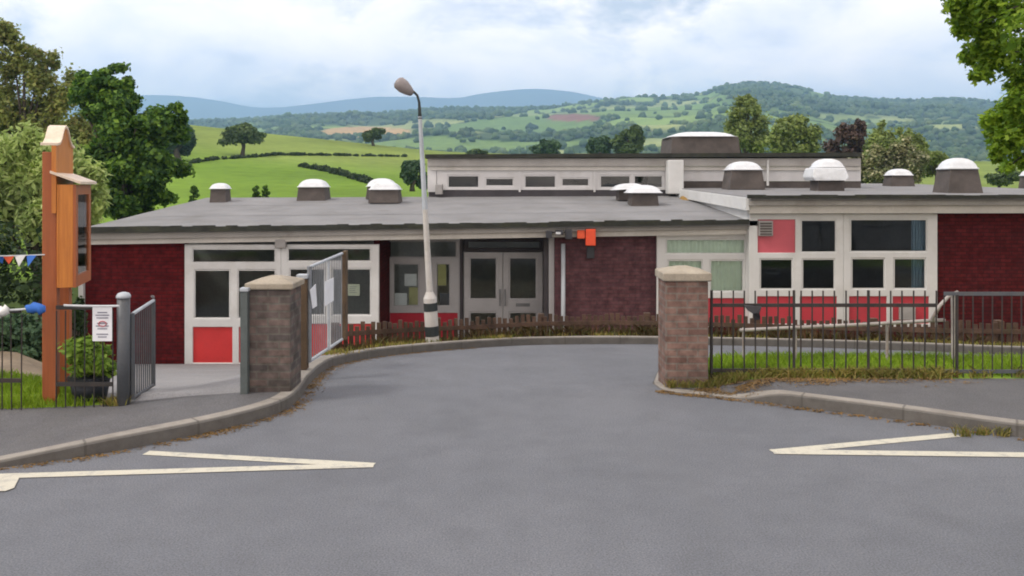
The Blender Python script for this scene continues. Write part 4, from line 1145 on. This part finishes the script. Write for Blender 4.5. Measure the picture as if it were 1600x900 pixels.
# ------------------------------------------------------------------ lamp post
D = 12.85; zb = -.29
base = Vector((PX(676, D), D, zb))
t = thing('street_lamp', 'leaning grey street lamp with black and white bands round its base', 'street lamp', base)
tp = P(656, 180, D)
def la(y): 
    q = (545-y)/(545-180); return Vector((base.x+(tp.x-base.x)*q, D, zb+(tp.z-zb)*q))
def seg(name, y0, y1, r0, r1, m): return MB().tube([la(y0), la(y1)], [r0, r1], 16).build(name, M[m], t, smooth=False)
o = MB().tube([la(552), la(545), la(531)], [.105, .105, .104], 16).build('base', M['lamp_white'], t)
seg('band', 530.8, 515.2, .108, .108, 'lamp_black'); seg('base', 515, 491.2, .104, .104, 'lamp_white')
seg('band', 491, 478.2, .108, .108, 'lamp_black')
MB().tube([la(478), la(471), la(465), la(461)], [.104, .102, .075, .058], 16).build('collar', M['lamp_white'], t)
seg('column', 461, 330, .05, .042, 'lamp_white'); seg('column', 329.8, 182, .0415, .03, 'lamp_steel')
p = [la(186), la(176), P(655, 160, D), P(652, 149, D), P(646, 143, D), P(638, 139.5, D)]
MB().tube(p, [.032, .026, .02, .02, .02, .02], 10).build('bracket', M['lamp_black'], t, smooth=True)
mb = MB(); a, b = P(645, 147, D-.05), P(619, 126, D-.05); ax = (b-a); ln = ax.length; ax.normalize()
pr = [(0, .035), (.05, .07), (.25, .115), (.55, .155), (.85, .15), (.96, .10), (1.0, .02)]
mb.tube([a+ax*ln*q for q, r in pr], [r*.70 for q, r in pr], 14)
mb.build('lamp_head', M['lamp_head'], t, smooth=True)

# ------------------------------------------------------------------ timber notice board
S0 = Vector((PX(78, 8.15), 8.15, .05)); T = Vector((-.27, .963, 0)).normalized(); N = Vector((.963, .27, 0)).normalized()
t = thing('notice_board', 'tall varnished timber notice board with a small roofed case, by the left railings', 'notice board', S0)
zt = 2.50
def ob(s, n, z): return S0+T*s+N*n+Vector((0, 0, z-S0.z))
for s in (-.02, .48): MB().obox(ob(s, -.065, -.15), T*.125, N*.13, (0, 0, zt+.15)).build('post', M['timber_post'], t, bevel=.008)
# backboard with ogee top
prof = [(-.06, 2.56), (.03, 2.57), (.10, 2.61), (.16, 2.68), (.22, 2.735), (.29, 2.755), (.36, 2.735), (.42, 2.68), (.48, 2.61), (.55, 2.57), (.64, 2.56)]
mb = MB(); m = len(prof)
fr = [ob(s, .068, z) for s, z in prof]; bk = [ob(s, .028, z) for s, z in prof]
fr = [ob(-.06, .068, 1.9)]+fr+[ob(.64, .068, 1.9)]; bk = [ob(-.06, .028, 1.9)]+bk+[ob(.64, .028, 1.9)]
k = len(fr)
mb.add(fr+bk, [tuple(range(k)), tuple(range(2*k-1, k-1, -1))]+[(i, (i+1) % k, k+(i+1) % k, k+i) for i in range(k)])
mb.build('backboard', M['timber'], t)
mb = MB()
for (s0, z0), (s1, z1) in zip(prof[:-1], prof[1:]):
    mb.hexa([ob(s0, -.07, z0+.002), ob(s1, -.07, z1+.002), ob(s1, -.07, z1+.026), ob(s0, -.07, z0+.026), ob(s0, .085, z0+.002), ob(s1, .085, z1+.002), ob(s1, .085, z1+.026), ob(s0, .085, z0+.026)])
mb.build('sunlit_edge', M['timber_pale'], t)  # pale strip paints sunlight onto the top edge of the ogee
cs = MB()
cz0, cz1 = 1.17, 2.18
cs.obox(ob(-.05, .07, cz0), T*.68, N*.02, (0, 0, cz1-cz0))
cs.obox(ob(-.05, .09, cz0), T*.03, N*.125, (0, 0, cz1-cz0)).obox(ob(.60, .09, cz0), T*.03, N*.125, (0, 0, cz1-cz0))
cs.obox(ob(-.02, .09, cz0), T*.62, N*.125, (0, 0, .03)).obox(ob(-.02, .09, cz1-.03), T*.62, N*.125, (0, 0, .03))
case = cs.build('case', M['timber'], t, bevel=.004)
fr = MB(); fr.obox(ob(-.05, .216, cz0), T*.09, N*.025, (0, 0, cz1-cz0)).obox(ob(.54, .216, cz0), T*.09, N*.025, (0, 0, cz1-cz0))
fr.obox(ob(.04, .216, cz0), T*.5, N*.025, (0, 0, .11)).obox(ob(.04, .216, cz1-.10), T*.5, N*.025, (0, 0, .10))
fr.build('door_frame', M['timber_post'], case)
MB().obox(ob(.04, .222, cz0+.11), T*.5, N*.006, (0, 0, cz1-cz0-.21)).build('pane', M['glass'], case)
MB().obox(ob(.02, .095, cz0+.07), T*.54, N*.004, (0, 0, .86)).build('backing_sheet', M['paper_cream'], case)
MB().hexa([ob(-.09, .02, cz1+.11), ob(.67, .02, cz1+.11), ob(.67, .02, cz1+.135), ob(-.09, .02, cz1+.135),
           ob(-.09, .29, cz1+.004), ob(.67, .29, cz1+.004), ob(.67, .29, cz1+.03), ob(-.09, .29, cz1+.03)]).build('case_roof', M['timber_pale'], t)

# white notice on the short railing
D = 7.88
t = thing('notice', 'white notice sheet tied to the railing beside the round gate post', 'notice', P(160, 533, D))
MB().fbox(144.5, 480, 175, 533, D, .004).build('sheet', M['paper'], t)
mb = MB()
for i, (w, y) in enumerate(((.5,.14),(.7,.22),(.6,.30),(.55,.46),(.66,.54),(.5,.62),(.6,.78),(.45,.86))):
    x0 = 144.5+30.5*(.5-w/2); mb.fbox(x0, 480+53*y, x0+30.5*w, 480+53*y+1.7, D-.003, .002)
mb.build('faded_print', M['ink'], t)
mb = MB(); mb.tube([P(160+6*math.cos(a), 506+4*math.sin(a), D-.004) for a in np.linspace(0, 6.28, 17)], .006, 5, caps=False)
mb.build('faded_ring', M['ink_red'], t)

# bunting
def cord(a, b, sag, n=12): return [Vector(a).lerp(Vector(b), i/n)-Vector((0, 0, sag*4*(i/n)*(1-i/n))) for i in range(n+1)]
t = thing('bunting', 'string of white, blue and orange pennants tied to the timber sign', 'bunting', P(0, 400, 7.85))
c = cord(P(-260, 392, 7.9), P(70, 398, 8.1), .03)
MB().tube(c, .006, 5).build('string', M['string'], t)
for i, x in enumerate(range(-235, 68, 19)):
    q = min(max((x+260)/330, 0), 1)*12; k = int(q); p = c[k].lerp(c[min(k+1, 12)], q-k)
    w, h = .055, .10*rng.uniform(.75, 1.1)
    m = ('white_cloth', 'blue_cloth', 'orange_cloth')[(i+1) % 3]
    tw = rng.normal()*.02
    MB().add([(p.x-w, p.y-.003, p.z), (p.x+w, p.y+tw-.003, p.z), (p.x+tw*.7, p.y+tw*1.5-.003, p.z-h), (p.x-w, p.y+.001, p.z), (p.x+w, p.y+tw+.001, p.z), (p.x+tw*.7, p.y+tw*1.5+.001, p.z-h)],
             [(0,2,1),(3,4,5),(0,1,4,3),(1,2,5,4),(2,0,3,5)]).build('pennant', M[m], t)
t = thing('cord', 'pale cord sagging along the top of the left railings to the gate post', 'cord', P(0, 480, 7.86))
c = cord(P(-200, 488, 7.82), P(70, 480, 7.86), .03); MB().tube(c, .011, 6).build('strand', M['string'], t)
MB().tube(cord(P(100, 477, 7.86), P(186, 478, 7.84), .004), .011, 6).build('strand', M['string'], t)
mb = MB(); pr = [(.0,.01),(.15,.04),(.4,.055),(.7,.04),(.9,.05),(1.,.012)]
a, b = P(40, 480, 7.78), P(71, 484, 7.8)
mb.tube([a.lerp(b, q)+Vector((0, rng.normal()*.01, rng.normal()*.012)) for q, r in pr], [r for q, r in pr], 9)
o = mb.build('cloth', M['blue_cloth'], smooth=True); setp(o, 'bright blue cloth knotted round the cord beside the timber sign', 'cloth')
mb = MB(); a, b = P(-8, 492, 7.78), P(14, 484, 7.8)
mb.tube([a.lerp(b, q)+Vector((0, rng.normal()*.01, rng.normal()*.012)) for q, r in pr], [r for q, r in pr], 9)
o = mb.build('cloth', M['white_cloth'], smooth=True); setp(o, 'white cloth knotted round the cord at the left edge', 'cloth')

# planter and its plant
c = Vector((PX(141, 8.2), 8.2, .07))
t = thing('plant_pot', 'black plastic tub behind the railing beside the timber sign', 'plant pot', c)
MB().lathe(c, [(.15, 0), (.185, .2)], 24).build('tub', M['pot'], t, smooth=True)
MB().lathe(c+Vector((0, 0, .2)), [(.185, .001), (.205, .001), (.205, .03), (.185, .03)], 24).build('rim', M['pot'], t)
MB().lathe(c+Vector((0, 0, .205)), [(.17, 0), (.1, .02)], 20).build('compost', M['soil'], t)
cc = c+Vector((0, 0, .24))
t = thing('potted_plant', 'bushy bright green plant growing in the black tub', 'plant', cc)
C = [(c.x+rng.normal()*.075, c.y+rng.normal()*.07, c.z+.2+rng.uniform(.05, .34)) for i in range(26)]
v, f = leaves(C, [(.10, .10, .08)]*26, 2600, .035, 1.8)
npmesh('foliage', v, f, L['pot'], t)
mb = MB()
for q in C[:14]: mb.tube([(c.x, c.y, c.z+.21), q], [.006, .003], 5)
mb.build('stem', M['pot'] if False else M['bark'], t)

# ------------------------------------------------------------------ grass blades, weeds, litter
def blades(name, label, cat, pts, h, w, m, lean=.35):
    pts = np.asarray(pts, float); n = len(pts)
    hh = h*(.5+rng.random(n)); an = rng.uniform(0, 2*math.pi, n); d = np.stack([np.cos(an), np.sin(an), 0*an], 1)
    ld = rng.normal(size=(n, 3))*lean; ld[:, 2] = 0
    w_ = w*(.6+.8*rng.random(n))
    a = pts-d*w_[:, None]; b = pts+d*w_[:, None]
    m1 = pts+ld*hh[:, None]*.35+np.array((0, 0, .6))*hh[:, None]; tipv = pts+ld*hh[:, None]+np.array((0, 0, 1.))*hh[:, None]
    V = np.stack([a, b, m1+d*w_[:, None]*.7, tipv, m1-d*w_[:, None]*.7], 1).reshape(-1, 3)
    o = npmesh(name, V, np.arange(n*5).reshape(n, 5), m)
    return setp(o, label, cat, kind='stuff')
def rnd_region(n, x0, x1, y0, y1, zf, dens=None):
    X = rng.uniform(x0, x1, n); Y = rng.uniform(y0, y1, n)
    if dens is not None: k = dens(X, Y); X, Y = X[k], Y[k]
    return np.stack([X, Y, zf(X, Y)], 1)
def inside_r(X, Y): return (dist_line(RK, X, Y) > .2) & (Y < 10.95-.02*np.abs(X-5))
blades('grass', 'short bright grass behind the right railing', 'grass', rnd_region(26000, 1.95, 9.5, 9.1, 10.9, h_right, inside_r), .075, .006, L['grass'])
blades('grass', 'short bright lawn behind the left railings', 'grass', rnd_region(12000, -8.5, -4.0, 7.95, 9.2, h_left, lambda X, Y: X < -4.0-.5*(Y-8.0)), .07, .006, L['grass'])
def tuft(cs, per, sp, zf):
    out = []
    for x, y in cs:
        k = rng.poisson(per); X = x+rng.normal(size=k)*sp; Y = y+rng.normal(size=k)*sp*.5; out.append(np.stack([X, Y, zf(X, Y)], 1))
    return np.concatenate(out)
ws = [(rng.uniform(2.15, 4.7)**1, rng.normal(9.0, .05)) for i in range(75)]+[(rng.uniform(4.7, 9), 8.98) for i in range(12)]
blades('weeds', 'straggly yellowing weeds along the foot of the right railing', 'weeds', tuft(ws, 45, .07, h_right), .085, .005, L['weed'], .7)
vs_ = [fl[rng.integers(len(fl))] for i in range(240)]
vs_ = [(x+rng.normal()*.12, y-abs(rng.normal())*.14) for x, y in vs_]
blades('weeds', 'dry brown and green scrub along the low picket fence', 'weeds', tuft(vs_, 30, .1, h_left), .14, .008, L['brownish'], .5)
ke = [lk_out[rng.integers(lj, len(lk_out)-3)] for i in range(60)]
blades('weeds', 'short yellow grass on the verge behind the outer kerb', 'weeds', tuft([(x+rng.normal()*.05, y+abs(rng.normal())*.15+.05) for x, y in ke], 40, .12, h_left), .05, .006, L['weed'], .5)
gp = [(-3.78+rng.normal()*.05, 7.95+rng.normal()*.03) for i in range(10)]+[(1.62+rng.uniform(0, .6), 8.86) for i in range(14)]+[(PX(1560, 7.3)+rng.normal()*.22, 7.22+rng.normal()*.03) for i in range(12)]
blades('weeds', 'small weed tufts at the foot of posts, pillar and right kerb', 'weeds', tuft(gp, 22, .03, lambda X, Y: np.where(X < 0, h_left(X, Y), np.where(Y < 8, 0.0, .02))), .07, .005, L['weed'], .5)
# leaf litter in the gutters
def litter(label, cs, per, sp, zf, size, m=None):
    p = tuft(cs, per, sp, zf); n = len(p); p[:, 2] += .006
    an = rng.uniform(0, 6.28, n); u = np.stack([np.cos(an), np.sin(an), rng.normal(size=n)*.3], 1); v = np.stack([-np.sin(an), np.cos(an), rng.normal(size=n)*.3], 1)
    s = size*(.4+rng.random(n))[:, None]
    V = np.stack([p-u*s, p+v*s*.5, p+u*s, p-v*s*.5], 1).reshape(-1, 3); V[:, 2] = np.maximum(V[:, 2], np.repeat(p[:, 2], 4)-.004)
    o = npmesh('leaf_litter', V, np.arange(n*4).reshape(n, 4), m or L['dry']); setp(o, label, 'leaf litter', kind='stuff')
k0 = min(range(len(left_kerb)), key=lambda i: math.dist(left_kerb[i], (-4.5, 6.2)))
inn = offset(left_kerb, -.05)
litter('brown leaf litter in the gutter of the left kerb', [inn[rng.integers(k0, lj+14)] for i in range(260)], 14, .05, lambda X, Y: hr(Y), .013)
inr = offset(right_kerb, .06); k1 = min(range(len(right_kerb)), key=lambda i: math.dist(right_kerb[i], (5.4, 6.8)))
litter('brown leaf litter in the gutter of the right kerb', [inr[rng.integers(k1, ri)] for i in range(160)], 12, .05, lambda X, Y: hr(Y), .013)
litter('tan leaf litter spread over the right footway by the railing', [(2.0+abs(rng.normal())*1.1, 8.86-abs(rng.normal())*.14) for i in range(230)], 16, .07, h_right, .014)

# ------------------------------------------------------------------ overhanging maple at the right edge
D = 9.6
mp = [(1500,10,22),(1530,25,26),(1507,45,16),(1545,60,26),(1520,85,18),(1538,112,16),(1555,85,20),(1580,20,26),(1600,80,22),(1525,120,9),(1600,130,26),(1588,165,22),(1565,190,22),(1545,190,12),
      (1572,225,20),(1556,245,10),(1590,215,22),(1605,180,26),(1556,215,14),(1600,250,14),(1575,262,9),(1545,8,20),(1492,2,10),(1495,30,10),(1580,110,12)]
C = []; Rr = []
for x, y, r in mp:
    dd = D+rng.normal()*.35; p = P(x, y, dd); C.append(tuple(p)); Rr.append((r*dd/F*1.12,)*3)
for i in range(90):
    x = rng.uniform(1610, 2300); y = rng.uniform(-420, 250-(.15*(x-1610))); dd = D+rng.normal()*1.0; p = P(x, y, dd)
    C.append(tuple(p)); Rr.append((.35, .35, .3))
for i in range(40):
    x = rng.uniform(1460, 1640); y = rng.uniform(-420, -25); dd = D+rng.normal()*.8; p = P(x, y, dd); C.append(tuple(p)); Rr.append((.3, .3, .26))
bx = Vector((PX(2080, D), D+.3, .05))
t = thing('maple_tree', 'bright green maple whose leafy branches hang in at the right edge', 'tree', bx)
v, f = leaves(C[:len(mp)], Rr[:len(mp)], 7500, .088, 1.1, .2, .15, .25, sides=8)
v2, f2 = leaves(C[len(mp):], Rr[len(mp):], 14000, .10, 1.1, .2, .4, .25, sides=8)
f = np.concatenate([f, f2+len(v)]); v = np.concatenate([v, v2])
npmesh('crown', v, f, L['maple'], t)
mb = MB(); top = P(1950, -150, D+.2)
mb.tube([bx-Vector((0,0,.2)), bx+Vector((0,0,.4)), bx.lerp(top, .55), top], [.24, .19, .15, .08], 10)
for i in list(range(0, len(mp), 2))+list(range(len(mp), len(C), 7)):
    e = Vector(C[i]); s = bx.lerp(top, rng.uniform(.45, .95)); k = s.lerp(e, .55)+Vector((0, 0, .18*(e-s).length))
    mb.tube([s, k, e], [.04, .02, .006], 6)
mb.build('trunk', M['bark'], t, smooth=True)

# ------------------------------------------------------------------ air
hz = NT('haze_air'); hz.n.remove(hz.b)
pv = hz.node('ShaderNodeVolumePrincipled'); pv.inputs['Color'].default_value = (.41,.66,1.0,1)
pv.inputs['Density'].default_value = 2.7e-4; pv.inputs['Anisotropy'].default_value = .2
hz.link(pv.outputs[0], hz.out.inputs['Volume'])
o = MB().box(-16600, 16600, -90, 9600, -80, 722).build('haze', hz.m); o['kind'] = 'stuff'
setp(o, 'thin blue summer haze over the far hills', 'haze')

# ------------------------------------------------------------------ sky, sun, camera
SUN_EL, SUN_AZ = R(50), R(-112)          # azimuth measured from +Y towards +X
w = bpy.data.worlds.new('World'); scene.world = w; w.use_nodes = True
nt = w.node_tree; nd = nt.nodes; lk = nt.links; bg = nd['Background']
sky = nd.new('ShaderNodeTexSky'); sky.sky_type = 'NISHITA'; sky.sun_disc = False
sky.sun_elevation = SUN_EL; sky.sun_rotation = SUN_AZ; sky.air_density = 1; sky.dust_density = 1.5
tc = nd.new('ShaderNodeTexCoord'); mp_ = nd.new('ShaderNodeMapping'); mp_.inputs['Scale'].default_value = (1, 1, 2.0); mp_.inputs['Location'].default_value = (.35, .0, .0)
lk.new(tc.outputs['Generated'], mp_.inputs['Vector'])
def wn(scale, det, rough):
    n = nd.new('ShaderNodeTexNoise'); n.inputs['Scale'].default_value = scale; n.inputs['Detail'].default_value = det; n.inputs['Roughness'].default_value = rough
    n.inputs['Distortion'].default_value = .25
    lk.new(mp_.outputs[0], n.inputs['Vector']); return n.outputs['Fac']
def wr_(fac, stops):
    n = nd.new('ShaderNodeValToRGB')
    while len(n.color_ramp.elements) < len(stops): n.color_ramp.elements.new(.5)
    for e, (p, c) in zip(n.color_ramp.elements, stops): e.position = p; e.color = (*c, 1)
    lk.new(fac, n.inputs['Fac']); return n.outputs['Color']
cov = wr_(wn(4.0, 9, .58), [(.37, (.30,)*3), (.50, (.97,)*3)])
body = wr_(wn(6.5, 9, .56), [(.33, (.66,.69,.76)), (.43, (.84,.85,.89)), (.53, (.98,.96,.95)), (.66, (1.08,1.04,1.0))])
sc_ = nd.new('ShaderNodeMix'); sc_.data_type = 'RGBA'; sc_.blend_type = 'MULTIPLY'; sc_.inputs[0].default_value = 1
lk.new(body, sc_.inputs[6]); sc_.inputs[7].default_value = (15.6, 13.9, 12.7, 1)
mxw = nd.new('ShaderNodeMix'); mxw.data_type = 'RGBA'; lk.new(cov, mxw.inputs[0]); lk.new(sky.outputs[0], mxw.inputs[6]); lk.new(sc_.outputs[2], mxw.inputs[7])
lk.new(mxw.outputs[2], bg.inputs['Color']); bg.inputs['Strength'].default_value = .1

sl = bpy.data.lights.new('sun', 'SUN'); sl.energy = 1.5; sl.angle = R(10); sl.color = (1, .955, .88)
so = bpy.data.objects.new('sun', sl); COL.objects.link(so)
d = Vector((math.sin(SUN_AZ)*math.cos(SUN_EL), math.cos(SUN_AZ)*math.cos(SUN_EL), math.sin(SUN_EL)))
so.rotation_euler = d.to_track_quat('Z', 'Y').to_euler(); so.location = (-20, -5, 25)

cam = bpy.data.cameras.new('camera'); co = bpy.data.objects.new('camera', cam); COL.objects.link(co)
cam.sensor_width = 36; cam.lens = 36*F/1600; cam.shift_y = -(450-HY)/1600; cam.clip_end = 20000; cam.clip_start = .1
co.location = (0, 0, CZ); co.rotation_euler = (R(90), 0, 0)
scene.camera = co
vsn = scene.view_settings; vsn.view_transform = 'Standard'; vsn.look = 'None'; vsn.exposure = .4; vsn.gamma = 1; vsn.use_curve_mapping = False
scene.render.engine = 'CYCLES'
cy = scene.cycles; cy.use_denoising = True
try: cy.denoiser = 'OPENIMAGEDENOISE'
except Exception: pass
cy.filter_width = 1.9; cy.max_bounces = 6; cy.transparent_max_bounces = 12; cy.volume_bounces = 1
cy.use_adaptive_sampling = True; cy.adaptive_threshold = .02
